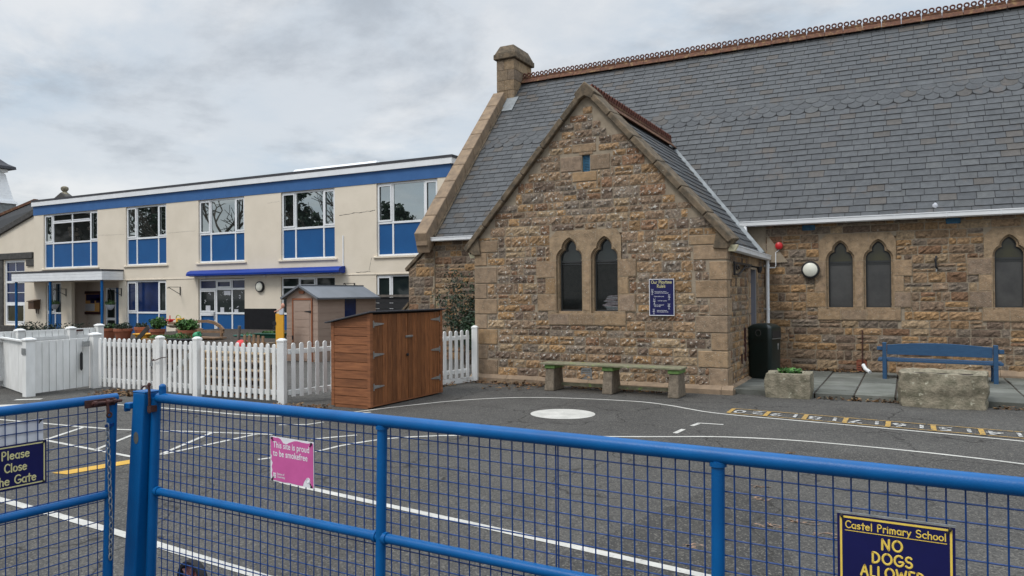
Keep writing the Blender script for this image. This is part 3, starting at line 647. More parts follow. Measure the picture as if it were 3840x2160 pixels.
# gable end, far side and behind
wall.box(-10.3, -10.25, YW + .05, 2 * RY - YW, 0, 2.95)
wall.prism([(-10.3, YW, 2.95), (-10.3, RY, RZ), (-10.3, 2 * RY - YW, 2.95)], (.05, 0, 0))
wall.box(-10.3, 6, 2 * RY - YW, 2 * RY - YW + .05, 0, 2.95)
wo = wall.build('wall', M['mortar'], chapel)

exV = [(-5.08, -4.635, 3.945, 4.145), (-5.305, -4.385, 3.68, 3.955), (-5.085, -4.626, 3.495, 3.68)]
qz = [(2.10, 2.34, .52), (1.78, 2.08, .27), (1.50, 1.78, .49), (1.22, 1.50, .27), (.95, 1.22, .49), (.67, .95, .25), (.40, .67, .46), (.10, .40, .28)]
exQ = []; qu = MB(); ql = MB(); qg = MB()
for i, (a, b, wd) in enumerate(qz):
    ashlar(qu, fp, XE - wd, XE + .016, a, b); exQ.append((XE - wd, XE + .1, a, b))
    wl = .48 if i % 2 else .27
    ashlar(ql, fp, -7.05, -7.05 + wl, a, b); exQ.append((-7.2, -7.05 + wl, a, b))
    wr = .20 if i % 2 == 0 else .34
    ashlar(qu, fs_, YP, YP + wr, a, b, pr=.014)
ashlar(qu, fp, -3.08, XE - .02, 2.34, 2.50); ashlar(ql, fp, -7.0, -6.55, 2.34, 2.56)
exQ += [(-3.08, XE + .1, 2.34, 2.50), (-7.2, -6.55, 2.34, 2.56)]
for a, b, c, d in ((-5.08, -4.635, 3.995, 4.145), (-5.305, -4.905, 3.68, 3.945), (-4.75, -4.385, 3.68, 3.945), (-5.085, -4.626, 3.495, 3.67)): ashlar(qg, fp, a, b, c, d)
qg.tint = (.34, .24, .155); qg.prism([fp(-4.95, 3.955, -.01), fp(-4.70, 3.955, -.01), fp(-4.755, 3.945, .05), fp(-4.90, 3.945, .05)], (0, 0, .05))
qu.build('quoins', M['ashlar'], chapel, bevel=.004); ql.build('quoins', M['ashlar'], chapel, bevel=.004); qg.build('vent_surround', M['ashlar'], chapel, bevel=.004)
ins = lambda x, z: z < PZR - .05 - abs(x - PXC) * PSL
st = MB(); rubble(st, fp, -7.03, XE - .005, .10, 4.95, exP + exV + exQ, keep=ins); st.build('porch_stonework', M['rubble'], chapel)
st = MB(); exD = [(13.62, 14.58, 0, 2.2)] + [(YP - .1, YP + (.20 if i % 2 == 0 else .34), a, b) for i, (a, b, _) in enumerate(qz)]
rubble(st, fs_, YP + .01, YW - .02, .10, 2.30, exD, h=(.08, .17), w=(.11, .26), pr=.024); st.build('porch_side_stonework', M['rubble_clean'], chapel)
st = MB(); exM = []
for d, pair in ((4.03, 0), (6.71, 1)): exM += lancet_pair(d, YW, (M['glass_grey'], M['glass_olive']), '')
rubble(st, fw, XE + .02, 5.9, .08, 2.92, exM, h=(.12, .21), w=(.2, .5)); st.build('nave_stonework', M['rubble_clean'], chapel)
st = MB(); rubble(st, fw, -10.28, -7.06, 0, 2.9, [(-7.5, -7.0, 2.2, 2.62)], h=(.12, .2), w=(.14, .4)); st.build('corner_stonework', M['rubble_clean'], chapel)
# door jambs of the side door, the grey door
dj = MB()
for k in range(7): ashlar(dj, fs_, 13.62 + (.08 if k % 2 else 0), 13.86, .08 + k * .28, .08 + (k + 1) * .28); ashlar(dj, fs_, 14.50, 14.60 + (.08 if k % 2 else 0), .08 + k * .28, .08 + (k + 1) * .28)
ashlar(dj, fs_, 13.66, 14.66, 2.04, 2.26)
dj.build('door_jambs', M['ashlar'], chapel)
dr = MB(); dr.box(XE - .16, XE - .12, 13.86, 14.5, .08, 2.0); dr.box(XE - .12, XE - .01, 14.44, 14.499, .08, 2.0); dr.box(XE - .12, XE - .03, 13.861, 13.9, .08, 2.0); do = dr.build('side_door', M['grey_metal_door'], chapel)
dh = MB(); dh.bar((XE - .12, 13.95, 1.05), (XE - .06, 13.95, 1.05), .02, .02); dh.bar((XE - .06, 13.95, 1.05), (XE - .06, 14.06, 1.05), .02, .02); dh.build('handle', M['galv'], do)
# plinth
pl = MB()
def plinth(a, b, fn, h):
    pl.tint = (1, 1, 1); q = lambda s: [fn(s, 0, -.10), fn(s, h * .55, -.10), fn(s, h, -.012), fn(s, h, .02), fn(s, 0, .02)]
    A, B = q(a), q(b); pl.add(A + B, [(0, 1, 2, 3, 4), (9, 8, 7, 6, 5)] + [(i, (i + 1) % 5, 5 + (i + 1) % 5, 5 + i) for i in range(5)])
s = -7.12
while s < XE + .05:
    e = min(s + rng.uniform(.6, 1.0), XE + .10); plinth(s + .003, e - .003, fp, .135); s = e
plinth(YP + .0, 13.6, fs_, .12)
s = -.2
pl2 = MB(); pl, pl_keep = pl2, pl
while s < 5.6: plinth(s + .003, s + .8, fw, .20); s += .803
pl2.build('plinth', M['coping_warm'], chapel); pl = pl_keep
pl.build('plinth', M['coping_warm'], chapel)

# main roof
LEN = 6.0 + 10.26; CS = math.hypot(1, SL)
def froof(u, v, d): return (-10.26 + u, EY + v / CS - d * SL / CS, EZ + v * SL / CS + d / CS)
ru = MB(); ru.quad(froof(0, 0, 0), froof(LEN, 0, 0), froof(LEN, (RY - EY) * CS, 0), froof(0, (RY - EY) * CS, 0))
ru.quad((-10.26, RY, RZ), (6, RY, RZ), (6, 2 * RY - EY, EZ), (-10.26, 2 * RY - EY, EZ)); 
ru.build('roof_deck', M['slate_under'], chapel)
sb = MB(); slates(sb, froof, LEN, (RY - EY) * CS - .05, fish=(19, 20, 21))
sb.build('slate_roof', M['slate'], chapel)
# porch roof, both slopes
PC = math.hypot(1, PSL)
def fpr(sgn, ex):
    return lambda u, v, d: (PXC + sgn * (ex - v / PC + d * PSL / PC), YP + .03 + u, PZR - ex * PSL + v * PSL / PC + d / PC)
for sgn, ex in ((1, 2.42), (-1, 2.36)):
    f_ = fpr(sgn, ex); V = ex * PC
    def ok(u, v, f_=f_):
        p = f_(u, v, 0); return p[2] > EZ + (p[1] - EY) * SL - .22 if p[2] > 2.9 else p[1] < YW
    sb = MB(); slates(sb, f_, 5.4, V - .02, w=.27, ok=ok); sb.build('porch_slate_roof', M['slate'], chapel)
    ru = MB(); A, B = f_(0, 0, -.002), f_(0, V, -.002); C_, D = f_(5.2, V, -.002), f_(YW - YP - .03, 0, -.002); ru.quad(A, B, C_, D); ru.build('porch_roof_deck', M['slate_under'], chapel)
# valley flashing on the right
va = MB(); zf = PZR - 2.42 * PSL
pts = []
for k in range(9):
    z = PZR - .05 - (PZR - .05 - 2.30) * k / 8; X = PXC + (PZR - z) / PSL; Y = max(EY + (z - EZ) / SL, EY - .6) if z > EZ - .0 else EY + (z - EZ) / SL
    pts.append((X, Y, z))
for p, q in zip(pts, pts[1:]):
    va.hexa([(p[0] - .05, p[1] - .05, p[2] + .015), (p[0] + .05, p[1] - .015, p[2] + .02), (q[0] + .05, q[1] - .015, q[2] + .02), (q[0] - .05, q[1] - .05, q[2] + .015),
             (p[0] - .05, p[1] - .06, p[2] + .035), (p[0] + .05, p[1] - .025, p[2] + .045), (q[0] + .05, q[1] - .025, q[2] + .045), (q[0] - .05, q[1] - .06, q[2] + .035)])
va.build('valley_flashing', M['lead'], chapel)
# rendered fillet below the valley
fi = MB(); fi.prism([(-2.44, YW - .01, 2.72), (-2.05, YW - .01, 2.16), (-2.44, YW - .01, 2.16)], (0, -.03, 0)); fi.build('mortar_fillet', M['mortar'], chapel)

# ridge tiles with ring cresting
def ridge_tile(p, d, n):  # p start, d unit direction, tile length .42
    b = MB(); b2 = MB(); d = Vector(d); sdv = Vector((-d.y, d.x, 0)); p = Vector(p)
    prof = [(-.15, -.15), (-.12, -.115), (0, .012), (.12, -.115), (.15, -.15), (.13, -.16), (0, -.02), (-.13, -.16)]
    A = [p + d * .006 + sdv * a + Vector((0, 0, z)) for a, z in prof]; B = [q + d * .405 for q in A]
    m = len(prof); b.add(A + B, [tuple(range(m)), tuple(range(m, 2 * m))[::-1]] + [(i, (i + 1) % m, m + (i + 1) % m, m + i) for i in range(m)])
    b.bar(p + d * .012 + Vector((0, 0, .02)), p + d * .402 + Vector((0, 0, .02)), .05, .045)
    for k in range(n):
        c = p + d * (.072 + .138 * k) + Vector((0, 0, .105)); b.m = 1
        b.tube([c + d * .047 * math.cos(a) + Vector((0, 0, .047 * math.sin(a))) for a in [2 * math.pi * i / 14 for i in range(14)]], .0195, 6, closed=True)
        b.bar(c + Vector((0, 0, -.07)), c + Vector((0, 0, -.038)), .045, .06, up=d)
    return b
x = -10.0; proto = None
while x < 5.6:
    b = ridge_tile((x, RY, RZ + .10 + rng.uniform(-.006, .006)), (1, 0, 0), 3); b.build('ridge_tile', [M['terracotta_ridge'], M['ridge_crest']], chapel, smooth=True); x += .414
y = YP + .2
while y < 16.95:
    ridge_tile((PXC, y, PZR + .10), (0, 1, 0), 3).build('porch_ridge_tile', [M['terracotta_ridge'], M['ridge_crest']], chapel, smooth=True); y += .414

# gable copings: porch
cp = MB()
def cope(p, q, n, wdt, th, up, mbx, yd):  # a run of coping stones from p to q
    p = Vector(p); q = Vector(q)
    for k in range(n):
        a = p.lerp(q, k / n + .002); b = p.lerp(q, (k + 1) / n - .002); j = rng.uniform(-.004, .004)
        d = (q - p).normalized(); u = Vector(up).normalized(); yv = Vector(yd)
        mbx.hexa([a - yv * (.10 + j), b - yv * (.10 + j), b + yv * wdt, a + yv * wdt, a - yv * (.10 + j) + u * (th - .03), b - yv * (.10 + j) + u * (th - .03), b + yv * wdt + u * th, a + yv * wdt + u * th])
nrm = Vector((-PSL, 0, 1)).normalized()
cope((XE + .05, YP, PZR - (XE + .05 - PXC) * PSL + .03), (PXC, YP, PZR + .03), 6, .34, .13, (PSL, 0, 1), cp, (0, 1, 0))
cope((-7.17, YP, PZR - (PXC + 7.17) * PSL + .03), (PXC, YP, PZR + .03), 6, .34, .13, (-PSL, 0, 1), cp, (0, 1, 0))
cp.prism([(PXC - .12, YP - .11, PZR - .09), (PXC, YP - .11, PZR - .02), (PXC + .12, YP - .11, PZR - .09), (PXC + .19, YP - .11, PZR + .03), (PXC, YP - .11, PZR + .225), (PXC - .19, YP - .11, PZR + .03)], (0, .46, 0))
cp.box(XE - .18, XE + .13, YP - .10, YP + .36, 2.24, 2.36) if False else None
cp.build('porch_coping', M['coping'], chapel, bevel=.012)
kn = MB(); kn.prism([(XE - .20, YP - .06, 2.28), (XE + .02, YP - .06, 2.26), (XE + .10, YP - .06, 2.40), (XE - .12, YP - .06, 2.62)], (0, .36, 0)); kn.build('kneeler_stone', M['coping'], chapel, bevel=.012); kn = MB(); kn.prism([(-6.9, YP - .06, 2.30), (-7.06, YP - .06, 2.30), (-7.2, YP - .06, 2.42), (-6.95, YP - .06, 2.66)], (0, .36, 0))
kn.build('kneeler_stone', M['coping'], chapel, bevel=.012)
# gable coping of the nave (left end)
cg = MB()
def cgn(n):
    a = Vector((-10.62, EY - .12, EZ + .0)); b = Vector((-10.62, 19.22, EZ + (19.22 - EY) * SL + .06))
    for k in range(n):
        p = a.lerp(b, k / n + .002); q = a.lerp(b, (k + 1) / n - .002); u = Vector((0, -SL, 1)).normalized() * .20
        wx = Vector((.36, 0, 0)); dn = Vector((0, 0, -.34)); cg.hexa([p + dn, p + wx + dn, q + wx + dn, q + dn, p + u, p + wx + u, q + wx + u, q + u])
cgn(9); cg.box(-10.60, -10.28, EY - .20, EY + .25, EZ - .16, EZ + .06)
cg.build('gable_coping', M['coping_warm'], chapel, bevel=.012)
ff = MB(); ff.bar(froof(.03, .1, .02), froof(.03, 5.4, .02), .07, .03, up=(0, -SL, 1)); ff.build('gable_fillet', M['coping'], chapel)
# chimney
ch = MB(); CX0, CX1, CY0, CY1 = -10.58, -10.0, 19.2, 20.35
z = 6.6; r = 0
while z < 8.42:
    h = .30; zz = min(z + h, 8.42)
    xs = [CX0, CX0 + (.25 if r % 2 else .36), CX1]; ys = [CY0, CY0 + (.3 if r % 2 else .5), CY1 - (.3 if r % 2 else .42), CY1]
    for i in range(2):
        for j in range(3):
            k = rng.uniform(.8, 1.1); c = rng.choice(ASH); ch.tint = tuple(v * k for v in c); g_ = .003
            ch.box(xs[i] + g_, xs[i + 1] - g_, ys[j] + g_, ys[j + 1] - g_, z + g_, zz - g_)
    z = zz; r += 1
co = ch.build('chimney', M['ashlar'], chapel, bevel=.012)
cc = MB(); cc.box(CX0 - .07, CX1 + .07, CY0 - .07, CY1 + .07, 8.42, 8.58)
cc.hexa([(CX0 - .05, CY0 - .05, 8.58), (CX1 + .05, CY0 - .05, 8.58), (CX1 + .05, CY1 + .05, 8.58), (CX0 - .05, CY1 + .05, 8.58), (CX0 + .06, CY0 + .10, 8.85), (CX1 - .06, CY0 + .10, 8.85), (CX1 - .06, CY1 - .12, 8.85), (CX0 + .06, CY1 - .12, 8.85)])
cc.build('cap', M['coping'], co, bevel=.02)
fl = MB(); fl.quad(froof(.02, 5.2, .03), froof(.40, 5.2, .03), froof(.40, 5.85, .03), froof(.02, 5.85, .03)); fl.build('chimney_flashing', M['lead'], chapel)
# left buttress
bt = MB()
bt.prism([(-10.28, 15.42, 0), (-11.3, 15.42, 0), (-11.22, 15.42, 1.12), (-11.05, 15.42, 1.32), (-11.05, 15.42, 2.18), (-10.28, 15.42, 2.86)], (0, .6, 0))
bo = bt.build('buttress', M['mortar'], chapel)
bs = MB(); fbt = front(15.42); rubble(bs, fbt, -11.05, -10.28, 0, 2.85, [], h=(.16, .26), w=(.2, .4), keep=lambda x, z: z < 2.12 + (x + 11.05) * .86); rubble(bs, fbt, -11.24, -11.05, 0, 1.15, [], h=(.2, .28), w=(.2, .3)); bs.build('buttress_stonework', M['rubble_clean'], bo)
bc = MB(); bc.hexa([(-11.10, 15.36, 2.16), (-10.28, 15.36, 2.88), (-10.28, 16.06, 2.88), (-11.10, 16.06, 2.16), (-11.14, 15.36, 2.24), (-10.28, 15.36, 2.98), (-10.28, 16.06, 2.98), (-11.14, 16.06, 2.24)])
bc.build('weathering_stone', M['coping'], bo, bevel=.01); bc = MB(); bc.hexa([(-11.28, 15.37, 1.10), (-11.05, 15.37, 1.32), (-11.05, 16.05, 1.32), (-11.28, 16.05, 1.10), (-11.31, 15.37, 1.15), (-11.05, 15.37, 1.40), (-11.05, 16.05, 1.40), (-11.31, 16.05, 1.15)])
bc.build('weathering_stone', M['coping'], bo, bevel=.01)
# gutters and downpipes
def gutter(pa, pb, outv, name='gutter', cream=False):
    b = MB(); pa = Vector(pa); pb = Vector(pb); d = (pb - pa).normalized(); o_ = Vector(outv)
    prof = [(0, .055), (0, -.02), (.03, -.045), (.075, -.05), (.115, -.03), (.12, .05), (.128, .055), (.128, .04), (.11, .035), (.10, -.02), (.07, -.036), (.035, -.03), (.012, -.012), (.012, .055)]
    m = len(prof); A = [pa + o_ * x + Vector((0, 0, z)) for x, z in prof]; B = [p + (pb - pa) for p in A]
    b.add(A + B, [tuple(range(m)), tuple(range(m, 2 * m))[::-1]] + [(i, (i + 1) % m, m + (i + 1) % m, m + i) for i in range(m)])
    n = max(1, int((pb - pa).length / .85))
    for k in range(n + 1):
        p = pa + d * ((pb - pa).length * (k + .35) / (n + 1)); q = [p + o_ * x * 1.05 + Vector((0, 0, z - .004)) for x, z in prof[:6]]; q2 = [v + d * .025 for v in q]
        b.add(q + q2, [(i, i + 1, 7 + i, 6 + i) for i in range(5)])
    go = b.build(name, M['white_pvc'], chapel)
    if cream:
        e = MB(); A = pa - d * .09; e.hexa([A, A + d * .09, A + d * .09 + o_ * .10, A + o_ * .10, A + Vector((0, 0, .10)), A + d * .09 + Vector((0, 0, .10)), A + d * .09 + o_ * .15 + Vector((0, 0, .10)), A + o_ * .15 + Vector((0, 0, .10))]); 
        for i, v in enumerate(e.v): e.v[i] = (v[0], v[1], v[2] - .045)
        e.build('box_end', M['cream_pvc'], go)
gutter((-2.92, EY + .02, EZ - .01), (6.0, EY + .02, EZ - .01), (0, -1, 0)); gutter((-10.24, EY + .02, EZ - .01), (-7.3, EY + .02, EZ - .01), (0, -1, 0))
gutter((XE + .02, YP - .02 + .15, 2.275), (XE + .02, YW - .12, 2.245), (1, 0, 0), 'porch_gutter', True)
gutter((-7.07, YP + .15, 2.30), (-7.07, YW - .1, 2.28), (-1, 0, 0), 'porch_gutter', True)
dp = MB(); dp.cyl((-2.42, YW - .12, 2.22), (-2.42, YW - .12, .35), .034, 14)
for zz in (1.25, 2.1): dp.cyl((-2.42, YW - .12, zz - .02), (-2.42, YW - .12, zz + .02), .042, 14); dp.box(-2.50, -2.44, YW - .13, YW - .11, zz - .015, zz + .015)
dp.build('downpipe', M['white_pvc'], chapel, smooth=True)
dp = MB(); dp.cyl((-2.83, EY - .05, 2.90), (-2.80, EY - .11, 2.70), .036, 12); dp.build('gutter_outlet', M['white_pvc'], chapel, smooth=True)
# vents and grilles in the chapel walls
def grille(name, fn, a, b, c, d, m, n=6, horiz=True):
    g_ = MB(); e = .018
    for q in ((a, b, c, c + e), (a, b, d - e, d), (a, a + e, c, d), (b - e, b, c, d)):
        p = [fn(q[0], q[2], -.03), fn(q[1], q[2], -.03), fn(q[1], q[3], -.03), fn(q[0], q[3], -.03)]; p2 = [fn(q[0], q[2], .01), fn(q[1], q[2], .01), fn(q[1], q[3], .01), fn(q[0], q[3], .01)]
        g_.add(p2 + p, [(4, 5, 6, 7), (0, 1, 5, 4), (1, 2, 6, 5), (2, 3, 7, 6), (3, 0, 4, 7)])
    for k in range(n):
        z = c + e + (d - c - 2 * e) * (k + .5) / n; g_.bar(fn(a + e, z, -.015), fn(b - e, z, -.015), .02, (d - c) / n * .55)
    g_.m = 1; g_.quad(fn(a, c, -.006), fn(b, c, -.006), fn(b, d, -.006), fn(a, d, -.006))
    return g_.build(name, [m, M['black_metal']], chapel)
grille('eaves_vent', fw, -1.785, -1.555, 2.765, 2.865, M['blue_grille'], 3); grille('eaves_vent', fw, .62, .845, 2.775, 2.87, M['blue_grille'], 3)
grille('gable_vent', lambda s, z, d: fp(s, z, d + .06), -4.893, -4.765, 3.665, 3.945, M['blue_grille'], 9)
grille('air_brick', fp, -4.94, -4.745, .125, .32, M['galv'], 5); grille('brick_vent', fw, -.855, -.685, .10, .305, M['brick_vent'], 4)
# ------------------------------------------------------------------ two-storey classroom block
YF = 20.0
block = thing('classroom_block', 'cream two-storey flat-roofed classroom block with blue and white fascia and blue window panels', 'building', (-23.9, 20.0, 0))
ff_ = front(YF)
UW = [(-34.34, -30.47, [-33.72, -32.33, -31.04]), (-28.60, -26.10, [-27.98, -26.65]), (-24.24, -21.77, [-23.62, -22.30]), (-19.93, -17.43, [-19.28, -17.98]), (-15.63, -13.20, [-15.0, -13.73])]
holes = [(a, b, 2.86, 5.29) for a, b, _ in UW]
lowh = [(-34.20, -33.05, 0, 2.24), (-32.30, -29.08, 0, 2.24), (-28.62, -26.12, 0, 2.24), (-24.27, -21.77, 0, 2.24), (-19.95, -17.43, 0, 2.24), (-15.66, -13.2, 0, 2.24)]
bw = MB(); grid_wall(bw, ff_, -35.09, -12.71, 0, 5.6, holes + lowh, .14)
bw.box(-12.78, -12.71, YF + .001, 28, 0, 5.6); bw.box(-35.09, -35.0, YF + .14, 28, 0, 5.6); bw.box(-35.09, -12.71, 27.9, 28, 0, 5.6)
bw.build('wall', M['render'], block)
b2 = MB(); b2.box(-34.9, -12.9, YF + .9, YF + 1.0, 2.3, 5.5) if False else None
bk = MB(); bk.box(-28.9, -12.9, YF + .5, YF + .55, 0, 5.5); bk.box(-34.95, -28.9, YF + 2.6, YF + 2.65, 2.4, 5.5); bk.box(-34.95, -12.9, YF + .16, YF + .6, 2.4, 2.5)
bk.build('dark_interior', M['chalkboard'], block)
sc_ = MB(); sc_.box(-35.09, -12.71, YF - .018, YF - .001, 2.255, 2.30); 
for a, b, _ in UW: sc_.box(a - .12, b + .12, YF - .06, YF + .02, 2.80, 2.855)
sc_.build('sills', M['render'], block, bevel=.006)
fb = MB(); fb.box(-35.11, -12.69, YF - .015, YF + .03, 5.295, 5.70); fb.box(-12.72, -12.69, YF + .03, 28, 5.295, 5.70); fb.build('blue_fascia', M['fascia_blue'], block)
fb = MB(); fb.box(-35.13, -12.6, YF - .09, 28.1, 5.70, 5.89); fb.build('white_fascia', M['white_pvc'], block)
fb = MB(); fb.box(-35.14, -12.58, YF - .10, 28.12, 5.89, 5.975); fb.build('roof', M['felt'], block)
sk = MB(); sk.box(-22.7, -18.4, 23.5, 25.4, 5.97, 6.72); so_ = sk.build('rooflight', M['white_pvc'], block)
sk = MB(); sk.hexa([(-22.75, 23.45, 6.72), (-18.35, 23.45, 6.72), (-18.35, 25.45, 6.72), (-22.75, 25.45, 6.72), (-22.7, 23.6, 6.86), (-18.42, 23.6, 6.86), (-18.42, 25.3, 6.86), (-22.7, 25.3, 6.86)]); sk.build('glazing', M['white_pvc'], so_)

def window(a, b, mull, zb, zt, rails, panes, yo=.06, name='window', casements=(), door=None):
    """panes: list of (column, row, material key); columns between mullions, rows between rails (bottom up)"""
    F = MB(); y0, y1 = YF + yo, YF + yo + .06; t = .055
    F.box(a, a + t, y0, y1, zb, zt); F.box(b - t, b, y0, y1, zb, zt)
    xs = [a] + mull + [b]; zs = [zb] + rails + [zt]
    F.box(a + t, b - t, y0, y1, zt - t, zt); F.box(a + t, b - t, y0, y1, zb, zb + t)
    for m in mull: F.box(m - .03, m + .03, y0 + .003, y1, zb + t, zt - t)
    for r in rails: F.box(a + t, b - t, y0 - .003, y1 - .002, r - .035, r + .035)
    for c, r in casements:
        x0, x1 = xs[c] + .035, xs[c + 1] - .035; z0, z1 = zs[r] + .04, zs[r + 1] - .045; k = .055; yy = y0 - .018
        F.box(x0, x0 + k, yy, y0, z0, z1); F.box(x1 - k, x1, yy, y0, z0, z1); F.box(x0 + k, x1 - k, yy, y0, z0, z0 + k); F.box(x0 + k, x1 - k, yy, y0, z1 - k, z1)
    fo = F.build(name, M['white_pvc'], block)
    for c, r, m in panes:
        P = MB(); P.box(xs[c] + .02, xs[c + 1] - .02, y0 + .03, y0 + .038, zs[r] + .02, zs[r + 1] - .02)
        P.build('blue_panel' if m == 'panel_blue' else 'pane', M[m], fo)
    return fo
for i, (a, b, mu) in enumerate(UW):
    n = len(mu) + 1
    if i == 0:
        fo = window(a, b, mu, 2.87, 5.28, [3.99], [(c, 0, 'panel_blue') for c in range(4)] + [(0, 1, 'glass_sky'), (3, 1, 'glass_sky')], casements=((0, 1), (3, 1)))
        F = MB(); F.box(mu[0] + .03, mu[2] - .03, YF + .058, YF + .12, 4.86, 4.93); F.box(mu[0] + .05, mu[1] - .05, YF + .045, YF + .06, 4.94, 4.98); F.box(mu[1] + .05, mu[2] - .05, YF + .045, YF + .06, 4.94, 4.98); F.build('transom', M['white_pvc'], fo)
        P = MB(); P.box(mu[0] + .02, mu[2] - .02, YF + .094, YF + .10, 4.0, 5.25); P.build('pane', M['clear_glass'] if 'clear_glass' in M else M['glass_dark'], fo)
        K = MB(); K.m = 0
        for k in range(11):
            x = rng.uniform(mu[0] + .1, mu[2] - .4); z = rng.choice((4.05, 4.28, 4.5)); ww = rng.uniform(.16, .4); hh = rng.uniform(.1, .3); kk = rng.uniform(.3, 1.0); K.tint = (.30 * kk, .25 * kk, .2 * kk)
            K.box(x, x + ww, YF + .3 + rng.uniform(0, .15), YF + .5, z, z + hh)
        K.build('shelf_boxes', M['leaf_litter'], block)
    else:
        window(a, b, mu, 2.87, 5.28, [3.97], [(c, 0, 'panel_blue') for c in range(3)] + [(c, 1, 'glass_sky') for c in range(3)], casements=((0, 1), (2, 1)))
window(-28.60, -26.13, [-27.98, -26.65], 0, 2.23, [.93], [(c, 0, 'panel_blue') for c in range(3)] + [(0, 1, 'glass_navy'), (1, 1, 'glass_navy'), (2, 1, 'glass_dark')], casements=((0, 1), (2, 1)))
wd = window(-24.26, -21.78, [-23.34, -22.50], 0, 2.22, [.93, 1.85], [(c, 0, 'panel_blue') for c in range(3)] + [(c, 1, 'glass_dark') for c in range(3)] + [(0, 2, 'glass_navy'), (1, 2, 'glass_navy'), (2, 2, 'glass_navy')], casements=((1, 2), (0, 1), (0, 0)), name='glazed_doorway')
h_ = MB(); h_.bar((-23.42, YF + .02, .98), (-23.42, YF + .02, .70), .03, .02, up=(0, 1, 0)); h_.bar((-23.42, YF - .01, .90), (-23.58, YF - .01, .90), .02, .02); h_.build('door_handle', M['galv'], wd)
st_ = MB()
for k in range(22):
    x = rng.choice((rng.uniform(-24.1, -23.5), rng.uniform(-23.2, -22.6), rng.uniform(-22.4, -21.95))); z = rng.uniform(1.1, 1.75)
    st_.leaf((x, YF + .05, z), .12, w=.45); 
    for q in range(-4, 0): st_.v[q] = (st_.v[q][0], YF + .085 + (q % 2) * .002, st_.v[q][2])
st_.box(-23.95, -23.7, YF + .08, YF + .088, 1.0, 1.22); st_.box(-23.15, -22.95, YF + .08, YF + .088, .97, 1.15); st_.box(-22.4, -22.2, YF + .08, YF + .088, .97, 1.08); st_.box(-22.95, -22.6, YF + .08, YF + .088, 1.62, 1.78)
st_.build('window_stickers', M['paper'], wd)
window(-19.95, -17.44, [-19.13, -18.33], 0, 2.24, [.93, 1.88], [(c, 0, 'panel_blue') for c in range(3)] + [(c, r, 'glass_dark') for c in range(3) for r in (1, 2)], casements=((1, 2),), name='glazed_doorway')
window(-15.67, -13.2, [-15.06, -13.75], 0, 2.24, [.93], [(c, 0, 'panel_blue') for c in range(3)] + [(c, 1, 'glass_dark') for c in range(3)], casements=((0, 1), (2, 1)))
window(-34.19, -33.06, [-33.60], 0, 2.23, [.88], [(c, 0, 'panel_blue') for c in range(2)] + [(c, 1, 'glass_dark') for c in range(2)], casements=((0, 1),), name='side_light')
# recessed entrance
rc = MB(); rc.box(-34.1, -28.3, YF + 1.1, YF + 1.15, 0, 2.4); rc.box(-32.34, -32.30, YF + .14, YF + 1.1, 0, 2.24) if False else None
rc.box(-29.08, -29.04, YF + .14, YF + 1.1, 0, 2.3); rc.box(-33.0, -32.96, YF + .14, YF + 1.1, 0, 2.3); rc.box(-33.0, -29.04, YF + .14, YF + 1.1, 2.24, 2.30)
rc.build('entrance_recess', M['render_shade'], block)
ed = MB(); x0, x1, y = -31.45, -30.75, YF + 1.02
for q in ((x0, x0 + .08, .0, 1.98), (x1 - .08, x1, .0, 1.98), (x0 + .08, x1 - .08, 1.9, 1.98), (x0 + .08, x1 - .08, .55, .66), (x0 + .08, x1 - .08, 0, .1)): ed.box(q[0], q[1], y, y + .06, q[2], q[3])
eo = ed.build('entrance_door', M['white_pvc'], block)
P = MB(); P.box(x0 + .07, x1 - .07, y + .03, y + .04, .08, 1.92); P.build('pane', M['glass_dark'], eo)
P = MB(); P.box(x1 + .005, -30.2, y, y + .05, 0, 1.98); P.build('blue_panel', M['panel_blue'], eo)
# entrance canopy
cy = YF - .93
cn = MB(); cn.box(-35.13, -28.77, cy, YF - .003, 2.27, 2.64)
for k in range(1, 3): pass
co_ = cn.build('entrance_canopy', M['white_pvc'], block)
lp = MB()
for k in range(3): lp.box(-35.135, -28.765, cy - .012, cy - .001, 2.275 + k * .122, 2.275 + k * .122 + .114); lp.box(-28.768, -28.757, cy, YF - .01, 2.275 + k * .122, 2.275 + k * .122 + .114)
lp.build('shiplap_fascia', M['white_pvc'], co_, bevel=.004)
fl = MB(); fl.box(-35.16, -28.74, cy - .03, YF - .002, 2.64, 2.71); fl.build('felt_edge', M['felt'], co_)
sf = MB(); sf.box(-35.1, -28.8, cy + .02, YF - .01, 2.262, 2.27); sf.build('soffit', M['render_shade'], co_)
for x in (-34.95, -32.43, -28.92):
    p = MB(); p.cyl((x, cy + .09, 0), (x, cy + .09, 2.26), .052, 14); p.build('canopy_post', M['gate_blue'], co_, smooth=True)
# crack, conduit
def crk(b, pts, wdt):
    for p, q in zip(pts, pts[1:]): b.bar((p[0], YF - .001, p[1]), (q[0], YF - .001, q[1]), .004, wdt * rng.uniform(.4, 1.2), up=(0, 0, 1))
cr = MB()
def jag(x0, z0, x1, z1, n, a): return [(x0 + (x1 - x0) * i / n, z0 + (z1 - z0) * i / n + rng.uniform(-a, a)) for i in range(n + 1)]
crk(cr, jag(-17.22, 4.33, -15.68, 4.40, 14, .018), .015); crk(cr, jag(-15.85, 2.82, -15.95, 2.42, 5, .01), .008); crk(cr, jag(-16.5, 2.35, -15.9, 2.37, 6, .015), .012); crk(cr, jag(-26.0, 4.1, -24.4, 4.12, 10, .008), .005); crk(cr, jag(-30.4, 4.2, -28.7, 4.17, 10, .008), .004); crk(cr, jag(-20.6, 4.95, -20.0, 4.98, 5, .01), .003)
cr.build('render_cracks', M['chalkboard'], block)
